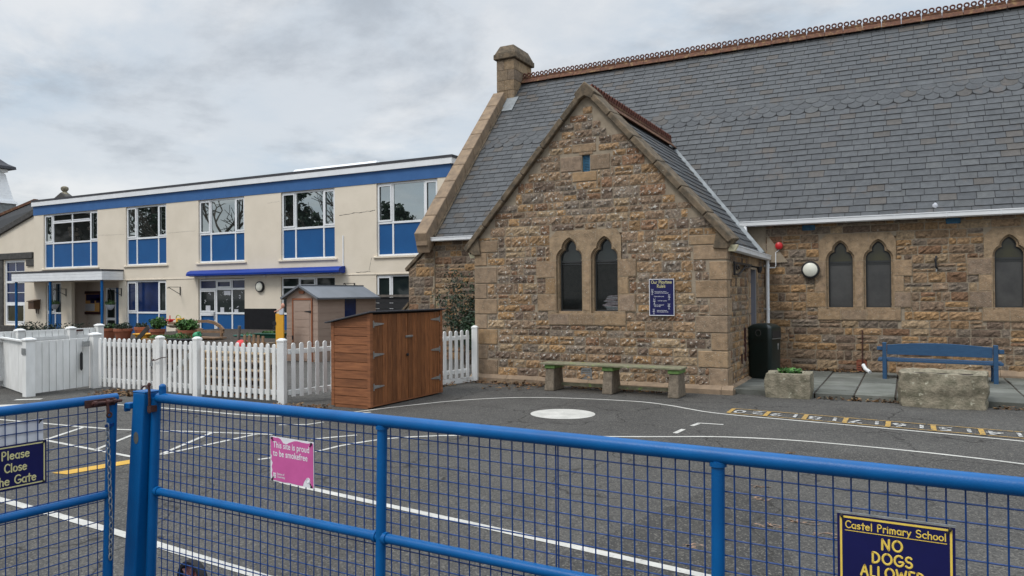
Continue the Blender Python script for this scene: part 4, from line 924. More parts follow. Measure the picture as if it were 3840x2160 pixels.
cdu = MB(); cdu.box(-17.07, -17.03, YF - .03, YF - .002, 2.42, 3.62); cdu.box(-17.12, -16.98, YF - .06, YF - .002, 2.33, 2.50); cdu.build('conduit', M['cream_pvc' if False else 'white_pvc'], block)
# awning cassette
aw = thing('awning', 'rolled-up bright blue awning cassette fixed along the cream block wall above its glazed doors', 'awning', (-20.7, YF - .2, 2.3))
a = MB(); prof = [(0, .02), (-.10, 0), (-.30, .03), (-.34, .09), (-.30, .17), (-.16, .235), (0, .245)]
a.prism([(-24.5, YF - .03 + y, 2.33 + z) for y, z in prof], (7.55, 0, 0)); a.build('cassette', M['awning_blue'], aw, smooth=True)
a = MB(); a.bar((-24.5, YF - .36, 2.385), (-16.95, YF - .36, 2.385), .03, .05); a.build('front_bar', M['awning_blue'], aw)
a = MB(); a.box(-24.2, -17.1, YF - .05, YF - .002, 2.29, 2.325)
for x in (-23.8, -20.7, -17.6): a.box(x, x + .06, YF - .12, YF - .002, 2.27, 2.34)
a.build('mounting_rail', M['white_pvc'], aw)
# round wall lamps
def wall_lamp(x, Y, z, r, label):
    t = thing('wall_lamp', label, 'wall lamp', (x, Y, z), 0, 'round bulkhead lamps')
    b = MB(); b.lathe([(r, 0), (r * 1.02, .03), (r * .98, .08), (r * .84, .085), (r * .84, .06)], (x, Y, z), 28, 'Y'); b.build('rim', M['black_metal'], t, smooth=True)
    b = MB(); b.lathe([(r * .84, .055), (r * .78, .09), (r * .5, .115), (r * .02, .125)], (x, Y, z), 28, 'Y'); b.build('lens', M['lamp_lens'], t, smooth=True)
    return t
wall_lamp(-20.95, YF - .002, 1.91, .20, 'round white bulkhead lamp on the cream wall beside the blackboard')
wall_lamp(-1.64, YW - .03, 2.005, .165, 'round white bulkhead lamp with dark rim on the stone wall by the paired arched windows')
# hanging-basket brackets and baskets
def wall_bracket(x, z, label, L_=.55, dz=.34):
    b = MB(); b.bar((x, YF - .02, z), (x, YF - .02, z - dz), .035, .02, up=(0, 1, 0)); b.bar((x, YF - .02, z - dz + .04), (x, YF - L_, z - .02), .02, .02); b.bar((x, YF - .02, z - .015), (x, YF - L_, z - .015), .02, .02)
    b.tube([(x, YF - L_ - .03 * math.sin(t), z - .05 + .03 * math.cos(t)) for t in [k * .5 for k in range(8)]], .009, 6)
    tag(b.build('hanging_bracket', M['black_metal'], origin=(x, YF, z)), label, 'bracket', 'wall brackets for hanging baskets')
wall_bracket(-25.28, 1.96, 'empty black bracket on cream wall between the ground floor window and the glazed doors')
wall_bracket(-16.57, 1.99, 'empty black bracket on the cream wall above the beige shed')
wall_bracket(-28.88, 1.94, 'black bracket at the right pillar of the canopied entrance holding a basket')
wall_bracket(-32.67, 1.96, 'black bracket left of the notice board under the canopy holding a basket')
def basket(x, y, z, label):
    t = thing('hanging_basket', label, 'hanging basket', (x, y, z), 0, 'hanging baskets at the entrance')
    b = MB(); b.lathe([(.03, -.2), (.09, -.17), (.15, -.08), (.175, 0), (.185, .02), (.15, .02)], (x, y, z), 16); b.build('bowl', M['paper'], t, smooth=True)
    b = MB()
    for k in range(3):
        a_ = 2.1 * k; b.tube([(x + .165 * math.cos(a_), y + .165 * math.sin(a_), z), (x, y, z + .58)], .005, 5)
    b.build('chain', M['black_metal'], t)
    b = MB()
    for k in range(160):
        q = rng.uniform(.5, 1.1); b.tint = (.07 * q, .14 * q, .035 * q); a_ = rng.uniform(0, 6.28); rr = .20 * math.sqrt(rng.random()); b.leaf((x + rr * math.cos(a_), y + rr * math.sin(a_), z + .02 + rng.uniform(0, .24) * (1 - rr * 3)), .08)
    b.build('foliage', M['leaf'], t)
basket(-32.67, YF - .52, 1.26, 'pale hanging basket with trailing plants left of the notice board under the canopy')
basket(-28.88, YF - .52, 1.24, 'pale hanging basket with a green plant by the right canopy post')
# letter box
mb_ = thing('letter_box', 'brown sloping-topped letter box on the cream wall left of the entrance', 'letter box', (-34.8, YF, 1.2))
b = MB(); b.hexa([(-35.02, YF - .30, 1.06), (-34.60, YF - .30, 1.06), (-34.60, YF - .01, 1.06), (-35.02, YF - .01, 1.06), (-35.02, YF - .30, 1.40), (-34.60, YF - .30, 1.40), (-34.60, YF - .01, 1.46), (-35.02, YF - .01, 1.46)]); b.build('body', M['brown_plastic'], mb_)
b = MB(); b.hexa([(-35.08, YF - .35, 1.395), (-34.56, YF - .35, 1.395), (-34.56, YF - .01, 1.465), (-35.08, YF - .01, 1.465), (-35.08, YF - .35, 1.42), (-34.56, YF - .35, 1.42), (-34.56, YF - .01, 1.49), (-35.08, YF - .01, 1.49)]); b.build('lid', M['brown_plastic'], mb_)
b = MB(); b.box(-34.75, -34.72, YF - .03, YF - .01, .84, 1.06); b.box(-34.90, -34.87, YF - .03, YF - .01, .86, 1.06); b.build('strap', M['rust'], mb_)
# notice board
nb = thing('notice_board', 'dark framed cork notice board with papers under the entrance canopy', 'notice board', (-32.5, YF + 1.0, .8))
X0, X1, Z0, Z1, y = -33.75, -31.72, .80, 1.84, YF + 1.0
b = MB()
for q in ((X0, X1, Z1 - .12, Z1), (X0, X1, Z0, Z0 + .12), (X0, X0 + .16, Z0 + .12, Z1 - .12), (X1 - .16, X1, Z0 + .12, Z1 - .12)): b.box(q[0], q[1], y, y + .09, q[2], q[3])
b.build('frame', M['maroon'], nb)
b = MB(); b.box(X0 + .16, X1 - .16, y + .05, y + .08, Z0 + .12, Z1 - .12); b.build('cork', M['cork'], nb)
b = MB(); 
for q in ((-33.2, -32.3, .95, 1.28), (-33.35, -33.1, 1.4, 1.6)): b.box(q[0], q[1], y + .042, y + .049, q[2], q[3])
b.build('white_paper', M['paper'], nb)
b = MB()
for q in ((-32.9, -31.95, 1.42, 1.70), (-32.6, -32.3, 1.30, 1.5), (-32.2, -31.95, 1.32, 1.55)): b.box(q[0], q[1], y + .043, y + .049, q[2], q[3])
b.build('blue_paper', M['sign_navy'], nb)
# blackboard
b = MB(); b.box(-21.75, -20.17, YF - .04, YF - .004, .02, 1.11); tag(b.build('blackboard', M['chalkboard'], origin=(-21, YF, .02), bevel=.004), 'plain black chalkboard fixed low on the cream wall beside the glazed doors', 'blackboard')

# ------------------------------------------------------------------ old cream gable building at the left edge
ob = thing('old_school_house', 'cream gabled building with slate roof and dark stone window lintel at the left edge', 'building', (-37.5, 20.2, 0))
fo_ = front(YF + .12)
b = MB(); plate(b, [(-42, 0), (-35.1, 0), (-35.1, 5.45), (-42, 3.48)], [[(-37.68, .3), (-36.03, .3), (-36.03, 3.32), (-37.68, 3.32)]], .3, fo_); b.box(-42, -35.2, YF + .42, 27, 0, 2.8); b.build('wall', M['render'], ob)
b = MB(); b.prism([(-35.1, YF + .02, 5.36), (-35.1, YF + .02, 5.64), (-42, YF + .02, 3.67), (-42, YF + .02, 3.39)], (0, .5, 0)); b.build('verge_coping', M['dark_stone'], ob, bevel=.02)
def fob(u, v, d):
    a = Vector((-35.1, YF + .1, 5.62)); e = Vector((-42.0, YF + .1, 3.65)); D_ = Vector((-39.5, YF + 2.6, 6.48)); C__ = Vector((-46.4, YF + 2.6, 5.22))
    p = (a.lerp(e, u / 7.53)).lerp(D_.lerp(C__, u / 7.53), v / 5.1) + Vector((0, -.3, .95)) * d; return tuple(p)
b = MB(); b.quad(fob(0, 0, 0), fob(7.5, 0, 0), fob(7.5, 5.1, 0), fob(0, 5.1, 0)); b.build('roof_deck', M['slate_under'], ob)
b = MB(); slates(b, fob, 7.5, 5.05, e=.24, w=.35); b.build('slate_roof', M['slate'], ob)
b = MB(); b.bar(fob(-.1, 5.1, .05), fob(7.5, 5.1, .05), .22, .14); b.build('ridge', M['terracotta_ridge'], ob)
b = MB(); b.box(-38.6, -35.32, YF + .03, YF + .2, 3.36, 3.66); b.box(-35.82, -35.12, YF + .05, YF + .2, 3.02, 3.33); b.box(-38.2, -37.72, YF + .06, YF + .2, 0, 3.34); b.build('stone_dressings', M['dark_stone'], ob, bevel=.02)
b = MB(); b.box(-37.8, -35.9, YF - .0, YF + .3, .12, .28); b.box(-38.5, -35.2, YF - .02, YF + .11, 0, .12); b.build('sill', M['dark_stone'], ob, bevel=.01)
b = MB(); x0, x1, y = -37.68, -36.03, YF + .17
for q in ((x0, x0 + .1, .3, 3.32), (x1 - .1, x1, .3, 3.32), (x0, x1, 3.22, 3.32), (x0, x1, .3, .42), (x0, x1, 2.26, 2.36), (x0, x1, 1.27, 1.37)): b.box(q[0], q[1], y - rng.uniform(0, .004), y + .06, q[2], q[3])
for q in ((-36.87, -36.84, 1.37, 2.26), (-36.87, -36.84, 2.36, 3.22), (x0 + .1, x1 - .1, 1.80, 1.83), (x0 + .1, x1 - .1, 2.78, 2.81)): b.box(q[0], q[1], y + .012, y + .055, q[2], q[3])
for q in ((x0 + .1, x0 + .16, .42, 1.27), (x1 - .16, x1 - .1, .42, 1.27), (x0 + .16, x1 - .16, .42, .48), (x0 + .16, x1 - .16, 1.21, 1.27)): b.box(q[0], q[1], y - .015, y + .04, q[2], q[3])
wo_ = b.build('sash_window', M['white_pvc'], ob)
b = MB(); b.box(x0 + .05, x1 - .05, y + .04, y + .045, 1.3, 3.25); b.build('pane', M['glass_navy'], wo_)
b = MB(); b.box(x0 + .05, x1 - .05, y + .04, y + .045, .4, 1.3); b.build('lower_pane', M['glass_olive'], wo_)
# bell turret behind
tu = thing('bell_turret', 'white louvred bell turret with flared slate cap above the left-hand roof', 'turret', (-47.3, 23.3, 4))
c_ = Vector((-47.3, 23.3, 0))
def sq(h, z): return [c_ + Vector((sx_ * h, sy_ * h, z)) for sx_, sy_ in ((-1, -1), (1, -1), (1, 1), (-1, 1))]
TZ = lambda z: 1.6 + (z - 1.6) * 1.13 if z < 9 else 10.0 + (z - 9.05) * 1.13
def frus(b, h0, z0, h1, z1): b.hexa(sq(h0, TZ(z0)) + sq(h1, TZ(z1)))
b = MB(); frus(b, 1.7, 3.0, 1.7, 6.35); b.build('stone_base', M['lead'], tu)
b = MB()
for k in range(11):
    h0 = 1.62 - .30 * k / 11; frus(b, h0 + .004, 6.5 + k * .1275, h0 - .024, 6.5 + k * .1275 + .125)
frus(b, 1.78, 6.36, 1.74, 6.50); frus(b, 1.42, 7.98, 1.42, 8.12); frus(b, 1.28, 7.9, 1.28, 8.0)
b.build('louvred_body', M['white_pvc'], tu)
b = MB(); hs = [(1.72, 8.13), (1.70, 8.26), (1.42, 8.40), (1.12, 8.66), (.82, 9.05), (.5, 9.6), (.05, 10.4)]
for (h0, z0), (h1, z1) in zip(hs, hs[1:]): frus(b, h0, z0, h1, z1)
b.build('cap', M['felt'], tu)
# stone gable with ball finial behind the flat roof
gf = thing('stone_gable', 'weathered stone gable top with a ball finial showing above the flat roof', 'gable', (-43.0, 26.2, 4))
b = MB(); b.prism([(-46.5, 26, 2), (-39.5, 26, 2), (-39.5, 26, 5.6), (-41.9, 26, 7.0), (-42.3, 26, 7.25), (-43.0, 26, 7.62), (-43.7, 26, 7.3), (-46.5, 26, 5.6)], (0, .5, 0)); b.build('gable_wall', M['dark_stone'], gf, bevel=.05, seg=2)
b = MB(); b.lathe([(.24, 7.5), (.17, 7.62), (.10, 7.66), (.16, 7.72), (.21, 7.82), (.19, 7.92), (.09, 7.98), (.02, 7.99)], (-43.0, 26.25, 0), 14); b.build('ball_finial', M['trough'], gf, smooth=True)
# ------------------------------------------------------------------ white fences
def picket_mb(b, x, y, ux, uy, z0, z1, w_=.076, t=.022):
    n = 6; hw = w_ / 2
    pr = [(-hw, z0), (hw, z0)] + [(hw * math.cos(math.pi * k / n), z1 - hw + hw * math.sin(math.pi * k / n)) for k in range(n + 1)]
    b.prism([(x + ux * s, y + uy * s, z) for s, z in pr], (-uy * -t, -ux * t, 0))
def post_part(root, x, y, s=.055, h=.95, rot=0.0, name='post', over=.004):
    b = MB(); c, q = math.cos(rot), math.sin(rot)
    def sqr(k, z): return [(x + (a * c - d * q) * k, y + (a * q + d * c) * k, z) for a, d in ((-1, -1), (1, -1), (1, 1), (-1, 1))]
    b.hexa(sqr(s, 0) + sqr(s, h - .05)); o = b.build(name, M['white_wood'], root, bevel=.004)
    b = MB(); b.hexa(sqr(s + over, h - .05) + sqr(s + over, h - .025)); b.hexa(sqr(s + over - .001, h - .025) + sqr(s * .45, h)); b.build('post_cap', M['white_wood'], o, bevel=.003)
    return o
def picket_run(root, p, q, n, h0=.885, h1=.885, zb=.05, rails=(.16, .78), brace=False):
    p = Vector(p); q = Vector(q); d = (q - p); Ln = d.length; u = d / Ln; nn = Vector((u.y, -u.x))     # nn: towards the camera
    for z in rails:
        b = MB(); a = p - nn * .005; e = q - nn * .005; b.bar((a.x - nn.x * .02, a.y - nn.y * .02, z), (e.x - nn.x * .02, e.y - nn.y * .02, z + (h1 - h0)), .036, .072); b.build('rail', M['white_wood'], root, bevel=.003)
    if brace:
        b = MB(); a = p + u * .06 - nn * .03; e = q - u * .06 - nn * .03; b.bar((a.x, a.y, .2), (e.x, e.y, .72), .03, .07); b.build('brace', M['white_wood'], root)
    for k in range(n):
        t = (k + .5) / n; c = p + d * t + nn * .002; b = MB(); picket_mb(b, c.x, c.y, u.x, u.y, zb + rng.uniform(-.01, .01), h0 + (h1 - h0) * t + rng.uniform(-.006, .006), .062 + rng.uniform(-.003, .003)); b.build('picket', M['white_wood'], root, bevel=.002)
FY = 8.15
f1 = thing('picket_fence', 'white picket fence section between the boarded gate post and the chained picket gate', 'fence', (-11.6, FY, 0), 0, 'white picket fence sections')
picket_run(f1, (-12.4, FY), (-10.86, FY), 12); post_part(f1, -10.80, FY + .0, .052, .955)
f2 = thing('picket_gate', 'white picket gate with diagonal brace held by a chain and padlock', 'gate', (-10.3, FY, 0))
picket_run(f2, (-10.73, FY), (-9.99, FY), 6, brace=True)
f3 = thing('picket_fence', 'white picket fence section between the picket gate and the corner post near the brown shed', 'fence', (-9, FY, 0), 0, 'white picket fence sections')
post_part(f3, -9.92, FY, .052, .955); picket_run(f3, (-9.84, FY), (-8.2, FY), 13); post_part(f3, -8.12, FY, .056, .965, .35)
f4 = thing('picket_fence', 'white picket fence section running back behind the brown shed to the chapel corner', 'fence', (-7.5, 9.9, 0), 0, 'white picket fence sections')
picket_run(f4, (-8.07, 8.24), (-7.0, 11.62), 27, .895, .95, zb=.10, rails=(.16, .76)); post_part(f4, -6.96, 11.74, .052, 1.02, .3)
b = MB(); b.bar((-7.22, 10.9, .05), (-6.99, 11.68, .05), .03, .09); b.build('kick_board', M['white_wood'], f4)
# chain and padlock on the picket gate
cl = thing('gate_chain', 'small rusty chain and padlock looped round the picket gate post', 'chain', (-10.8, FY - .1, .55))
b = MB(); b.tube([(-10.90, FY - .04, .57), (-10.88, FY - .085, .55), (-10.78, FY - .09, .565), (-10.68, FY - .08, .60), (-10.62, FY - .03, .61)], .008, 6); b.build('chain', M['rust'], cl)
b = MB(); b.box(-10.92, -10.87, FY - .105, FY - .08, .46, .52); b.tube([(-10.91, FY - .09, .52), (-10.905, FY - .09, .55), (-10.885, FY - .09, .55), (-10.88, FY - .09, .52)], .005, 6); b.build('padlock', M['galv'], cl)
# boarded fence (left) and boarded gate
def boards(root, p, q, n, z0, z1, name='board', wst=.0045):
    p = Vector(p); q = Vector(q); d = q - p; u = d.normalized(); nn = Vector((u.y, -u.x)); 
    for k in range(n):
        a = p + d * (k / n) + u * wst; e = p + d * ((k + 1) / n) - u * wst; b = MB(); o = nn * rng.uniform(-.003, .003)
        b.hexa([(a.x + o.x, a.y + o.y, z0), (e.x + o.x, e.y + o.y, z0), (e.x - nn.x * .02, e.y - nn.y * .02, z0), (a.x - nn.x * .02, a.y - nn.y * .02, z0), (a.x + o.x, a.y + o.y, z1), (e.x + o.x, e.y + o.y, z1), (e.x - nn.x * .02, e.y - nn.y * .02, z1), (a.x - nn.x * .02, a.y - nn.y * .02, z1)])
        b.build(name, M['white_wood'], root, bevel=.003)
    b = MB(); e = q - nn * .028; a = p - nn * .028; b.bar((a.x, a.y, (z0 + z1) / 2), (e.x, e.y, (z0 + z1) / 2), .012, z1 - z0 - .04); b.build('backing', M['grey_wood'], root)
f5 = thing('boarded_fence', 'white close-boarded fence running off the left edge from the post with a grey plate', 'fence', (-13.5, 7.3, 0))
boards(f5, (-14.6, 7.68), (-12.6, 7.06), 15, .02, .88, wst=.003); post_part(f5, -12.50, 7.04, .07, .95, -.15, over=.016)
b = MB(); b.bar((-14.6, 7.66, .885), (-12.6, 7.04, .885), .06, .025); b.build('capping', M['white_wood'], f5)
b = MB(); c = Vector((-12.50, 7.04)); b.hexa([(-12.575, 6.967, .68), (-12.425, 6.945, .68), (-12.425, 6.953, .68), (-12.575, 6.975, .68), (-12.575, 6.967, .78), (-12.425, 6.945, .78), (-12.425, 6.953, .78), (-12.575, 6.975, .78)]) ; b.build('grey_plate', M['galv'], f5)
f6 = thing('boarded_gate', 'white close-boarded gate with a latch between two capped white posts', 'gate', (-12.6, 7.6, 0))
boards(f6, (-12.49, 7.13), (-12.62, 8.12), 8, .04, .885); post_part(f6, -12.60, 8.22, .07, .97, -.1, over=.016)
b = MB(); b.hexa([(-12.50, 7.95, .74), (-12.50, 8.06, .74), (-12.56, 8.06, .74), (-12.56, 7.95, .74), (-12.49, 7.95, .84), (-12.49, 8.06, .84), (-12.56, 8.06, .84), (-12.56, 7.95, .84)]); b.tube([(-12.5, 8.02, .84), (-12.5, 8.05, .92)], .008, 6); b.build('latch', M['galv'], f6, bevel=.01)
b = MB(); b.prism([(-12.545, 7.93, .33), (-12.548, 7.955, .36), (-12.548, 7.955, .62), (-12.545, 7.93, .66), (-12.54, 7.905, .62), (-12.54, 7.905, .36)], (.012, 0, 0)); b.build('handle_plate', M['black_metal'], f6)
f7 = thing('boarded_fence', 'white close-boarded return fence behind the boarded gate beneath the dark hedge', 'fence', (-14.3, 8.4, 0))
boards(f7, (-14.25, 7.0), (-14.25, 9.3), 19, .03, .985)
for yy, hh in ((7.85, 1.03), (8.79, 1.03), (9.36, 1.06)): post_part(f7, -14.22, yy, .06, hh, over=.012)
b = MB(); b.box(-14.24, -14.19, 7.0, 9.3, .80, .86); b.box(-14.24, -14.19, 7.0, 9.3, .12, .2); b.build('rail', M['white_wood'], f7)
b = MB(); b.box(-14.225, -14.2, 8.9, 9.02, .93, .965); b.build('bolt', M['rust'], f7)

# ------------------------------------------------------------------ sheds
sh = thing('brown_shed', 'chestnut-stained wooden bike store with double doors and sloping black felt roof', 'shed', (-6.95, 9.2, 0))
x0, x1, y0, y1 = -7.31, -6.61, 8.31, 10.12; zl, zr = 1.20, 1.335
def zt(x): return zl + (zr - zl) * (x - x0) / (x1 - x0)
b = MB(); n = 11
for k in range(n):
    za, zb_ = .05 + k * .121, .05 + (k + 1) * .121
    A, B = min(za, zt(x0)), min(zb_, zt(x0)); 
    b.tint = (rng.uniform(.8, 1.15),) * 3
    if k < n - 2: b.hexa([(x0 + .05, y0 - .012, za), (x1 - .05, y0 - .012, za), (x1 - .05, y0 + .01, za), (x0 + .05, y0 + .01, za), (x0 + .05, y0 + .006, zb_ - .006), (x1 - .05, y0 + .006, zb_ - .006), (x1 - .05, y0 + .01, zb_ - .006), (x0 + .05, y0 + .01, zb_ - .006)]); b.box(x0 + .05, x1 - .05, y0 - .013, y0 + .0, za, za + .112)
b.prism([(x0 + .05, y0 - .01, .05 + 9 * .121), (x1 - .05, y0 - .01, .05 + 9 * .121), (x1 - .05, y0 - .01, zt(x1 - .05)), (x0 + .05, y0 - .01, zt(x0 + .05))], (0, .02, 0))
b.box(x0 + .05, x1 - .05, y0 + .011, y0 + .02, .05, 1.2)
b.build('side_cladding', M['shed_lap'], sh)
b = MB(); b.box(x0, x0 + .02, y0 + .05, y1, .05, 1.2); b.prism([(x0, y1 - .01, .05), (x1 - .05, y1 - .01, .05), (x1 - .05, y1 - .01, 1.32), (x0, y1 - .01, 1.2)], (0, .02, 0)); b.build('rear_cladding', M['shed_lap'], sh)
b = MB()
for (xx, yy) in ((x0, y0 - .02), (x1 - .05, y0 - .02), (x1 - .05, y1 - .06)): b.hexa([(xx, yy, .02), (xx + .055, yy, .02), (xx + .055, yy + .065, .02), (xx, yy + .065, .02), (xx, yy, zt(xx)), (xx + .055, yy, zt(xx + .055)), (xx + .055, yy + .065, zt(xx + .055)), (xx, yy + .065, zt(xx))])
b.box(x0 + .05, x1 - .05, y0 - .005, y0 + .03, .0, .05); b.box(x1 - .04, x1 - .01, y0 + .05, y1 - .07, .02, .05)
b.build('frame', M['shed_lap'], sh, bevel=.003)
for (ya, yb, s) in ((y0 + .05, 9.19, 0), (9.2, y1 - .065, 1)):
    b = MB(); yy = ya; 
    while yy < yb - .01:
        w_ = min(.112, yb - yy); b.tint = (rng.uniform(.72, 1.22),) * 3; b.box(x1 - .03, x1 - .006 + rng.uniform(-.001, .001), yy + .0025, yy + w_ - .0025, .045, 1.315); yy += w_
    b.box(x1 - .035, x1 - .012, ya + .002, yb - .002, .047, 1.312)
    d_ = b.build('door', M['shed_brown'], sh)
    for z in (.30, .75, 1.18) if s == 0 else (.27, .72, 1.20):
        h = MB(); yh = ya + .01 if s == 0 else yb - .01; sg = 1 if s == 0 else -1
        h.prism([(x1 - .004, yh, z - .028), (x1 - .004, yh + sg * .24, z - .008), (x1 - .004, yh + sg * .24, z + .008), (x1 - .004, yh, z + .028)], (.007, 0, 0)); h.box(x1 - .004, x1 + .006, yh - .008, yh + .012, z - .05, z + .05); h.build('strap_hinge', M['galv'], d_)
    if s == 0:
        h = MB(); h.box(x1 - .004, x1 + .012, 9.13, 9.29, .955, .985); h.cyl((x1 + .012, 9.12, .97), (x1 + .012, 9.30, .97), .008, 8); h.build('bolt', M['galv'], d_)
        h = MB(); h.lathe([(.012, 0), (.022, .01), (.02, .03), (.005, .035)], (x1 - .004, 9.16, .70), 10, 'X'); h.build('knob', M['black_metal'], d_)
b = MB(); b.hexa([(x0 - .075, y0 - .075, zt(x0 - .075) + .005), (x1 + .045, y0 - .075, zt(x1 + .045) + .005), (x1 + .045, y1 + .05, zt(x1 + .045) + .005), (x0 - .075, y1 + .05, zt(x0 - .075) + .005), (x0 - .075, y0 - .075, zt(x0 - .075) + .025), (x1 + .045, y0 - .075, zt(x1 + .045) + .025), (x1 + .045, y1 + .05, zt(x1 + .045) + .025), (x0 - .075, y1 + .05, zt(x0 - .075) + .025)])
b.build('roof', M['felt'], sh, bevel=.004)
bs_ = thing('beige_shed', 'beige resin garden shed with grey apex roof behind the picket fence', 'shed', (-12.9, 14.6, 0))
x0, x1, y0, y1 = -13.38, -12.38, 13.6, 15.75; zm = (x0 + x1) / 2; ze, za = 1.54, 1.80
b = MB(); b.prism([(x0, y0, 0), (x1, y0, 0), (x1, y0, ze), (zm, y0, za), (x0, y0, ze)], (0, .03, 0)); b.box(x0, x0 + .03, y0 + .03, y1, 0, ze); b.box(x1 - .03, x1, y0 + .03, 14.55, 0, ze); b.box(x1 - .03, x1, 15.0, y1, 0, ze); b.box(x1 - .03, x1, 14.55, 15.0, 0, .62); b.box(x0, x1, y1, y1 + .03, 0, ze)
for k in range(8): b.box(x0 + .005, x1 - .005, y0 - .006, y0 - .001, .05 + k * .185, .05 + k * .185 + .172); b.box(x1 + .001, x1 + .005, y0 + .01, 14.5, .05 + k * .185, .05 + k * .185 + .172); b.box(x1 + .001, x1 + .005, 15.05, y1, .05 + k * .185, .05 + k * .185 + .172)
b.build('wall', M['shed_beige'], bs_)
b = MB(); b.box(x0 + .24, x1 - .20, y0 - .02, y0 - .008, .02, 1.47); 
for k in range(7): b.box(x0 + .27, x1 - .25, y0 - .026, y0 - .0205, .07 + k * .19, .07 + k * .19 + .178)
d_ = b.build('door', M['shed_beige'], bs_)
b = MB(); b.box(x0 + .20, x0 + .235, y0 - .03, y0 - .008, 0, 1.52); b.box(x1 - .20, x1 - .16, y0 - .03, y0 - .008, 0, 1.52); b.box(x0 + .235, x1 - .2, y0 - .03, y0 - .008, 1.475, 1.52); b.build('door_frame', M['shed_trim'], bs_)
b = MB(); b.prism([(x1 - .19, y0 - .036, 1.17), (x1 - .40, y0 - .036, 1.2), (x1 - .40, y0 - .036, 1.21), (x1 - .19, y0 - .036, 1.225)], (0, .006, 0)); b.box(x0 + .2, x0 + .235, y0 - .04, y0 - .03, .52, .62); b.build('hinge', M['black_metal'], d_)
b = MB(); b.hexa([(zm - .07, y0 - .03, 1.63), (zm + .07, y0 - .03, 1.63), (zm + .07, y0 - .005, 1.63), (zm - .07, y0 - .005, 1.63), (zm - .09, y0 - .03, 1.70), (zm + .09, y0 - .03, 1.70), (zm + .09, y0 - .005, 1.70), (zm - .09, y0 - .005, 1.70)]); b.build('vent', M['shed_trim'], bs_)
b = MB(); b.box(x1 - .02, x1 - .012, 14.56, 14.99, .63, 1.53); b.build('side_window', M['glass_navy'], bs_)
b = MB()
for sg in (1, -1):
    e = (x1 + .09) if sg == 1 else (x0 - .09)
    b.hexa([(e, y0 - .1, ze - .045), (zm, y0 - .1, za + .0), (zm, y1 + .1, za + .0), (e, y1 + .1, ze - .045), (e, y0 - .1, ze - .01), (zm, y0 - .1, za + .04), (zm, y1 + .1, za + .04), (e, y1 + .1, ze - .01)])
    b.bar((e, y0 - .1, ze - .03), (e, y1 + .1, ze - .03), .03, .04); b.bar((e, y0 - .11, ze - .025), (zm, y0 - .11, za + .02), .025, .05)
b.bar((zm, y0 - .1, za + .03), (zm, y1 + .1, za + .03), .10, .03)
b.build('roof', M['shed_roof'], bs_)
# dark boarded fence behind
df = thing('dark_board_fence', 'dark grey horizontal board fence between the beige shed and the chapel buttress', 'fence', (-13, 17, 0))
b = MB()
for k in range(9): b.box(-15.6, -11.2, 17.0 + rng.uniform(-.004, .004), 17.03, .08 + k * .16, .08 + k * .16 + .15)
b.build('boards', M['dark_board'], df)
b = MB(); b.box(-15.6, -11.2, 16.96, 17.06, 1.52, 1.585); b.build('capping', M['grey_wood'], df)

# ------------------------------------------------------------------ planted terrace behind the pickets
tr = thing('terrace_wall', 'low grey stone retaining wall of the planted terrace behind the picket fence', 'wall', (-17.5, 10.9, 0))
b = MB(); b.box(-21.5, -13.75, 10.92, 11.1, 0, .44); b.box(-13.85, -13.75, 11.1, 18.5, 0, .44); b.build('core', M['mortar'], tr)
PALS = PAL; PAL = [(.10, .095, .09), (.14, .13, .12), (.075, .072, .07), (.12, .105, .09)]
b = MB(); rubble(b, front(10.92), -21.5, -13.75, 0, .42, [], h=(.09, .15), w=(.16, .36)); b.build('stones', M['rubble_clean'], tr)
PAL = PALS
b = MB(); b.box(-21.5, -13.74, 10.86, 11.12, .42, .50); b.build('sleeper', M['grey_wood'], tr, bevel=.01)
b = MB(); b.box(-21.4, -13.85, 11.12, 18.5, .05, .44); tag(b.build('terrace_ground', M['soil']), kind='structure')

def foliage(b, c, r, n, size, cols, tilt=None, shell=.5, w=.5):
    for k in range(n):
        v = Vector((rng.gauss(0, 1), rng.gauss(0, 1), rng.gauss(0, 1))).normalized() * (shell + (1 - shell) * rng.random()) 
        q = rng.uniform(.6, 1.25); cc = rng.choice(cols); b.tint = tuple(x * q for x in cc)
        b.leaf((c[0] + v.x * r[0], c[1] + v.y * r[1], c[2] + v.z * r[2]), size * rng.uniform(.6, 1.3), tilt, w)
GR = [(.05, .13, .025), (.07, .17, .03), (.035, .09, .02)]; GD = [(.03, .05, .03), (.045, .07, .045), (.022, .035, .02)]
def pot(x, y, z, r, h, label, plant, ph, sz, cols, n, flowers=False):
    t = thing('plant_pot', label, 'plant pot', (x, y, z), 0, 'terracotta pots on the terrace')
    b = MB(); b.lathe([(r * .68, 0), (r * .92, h * .74), (r * 1.0, h * .75), (r * 1.02, h * .99), (r * .98, h), (r * .9, h), (r * .88, h * .9), (0.01, h * .88)], (x, y, z), 28); b.build('pot', M['terracotta'], t, smooth=True)
    b = MB()
    if plant == 'mound':
        for j in range(9):
            a = rng.uniform(0, 6.28); q = rng.uniform(.2, .85) * r; foliage(b, (x + q * math.cos(a), y + q * math.sin(a) * .8, z + h + ph * rng.uniform(.35, .6)), (r * .78, r * .75, ph * .48), n // 9, sz, cols, shell=.3)
    else:
        for j in range(26):
            a = rng.uniform(0, 6.28); q = r * .85 * math.sqrt(rng.random()); px, py = x + q * math.cos(a), y + q * math.sin(a); hh = ph * rng.uniform(.4, 1)
            for k in range(n // 26): q2 = rng.uniform(.6, 1.2); cc = rng.choice(cols); b.tint = tuple(v * q2 for v in cc); tt = rng.random(); b.leaf((px + rng.gauss(0, .02), py + rng.gauss(0, .02), z + h * .92 + hh * tt), sz)
    b.build('plant', M['leaf'], t)
pot(-18.72, 13.0, .44, .235, .29, 'terracotta pot of greyish sprigs left of the yellow lid', 'sprigs', .20, .07, GD, 420)
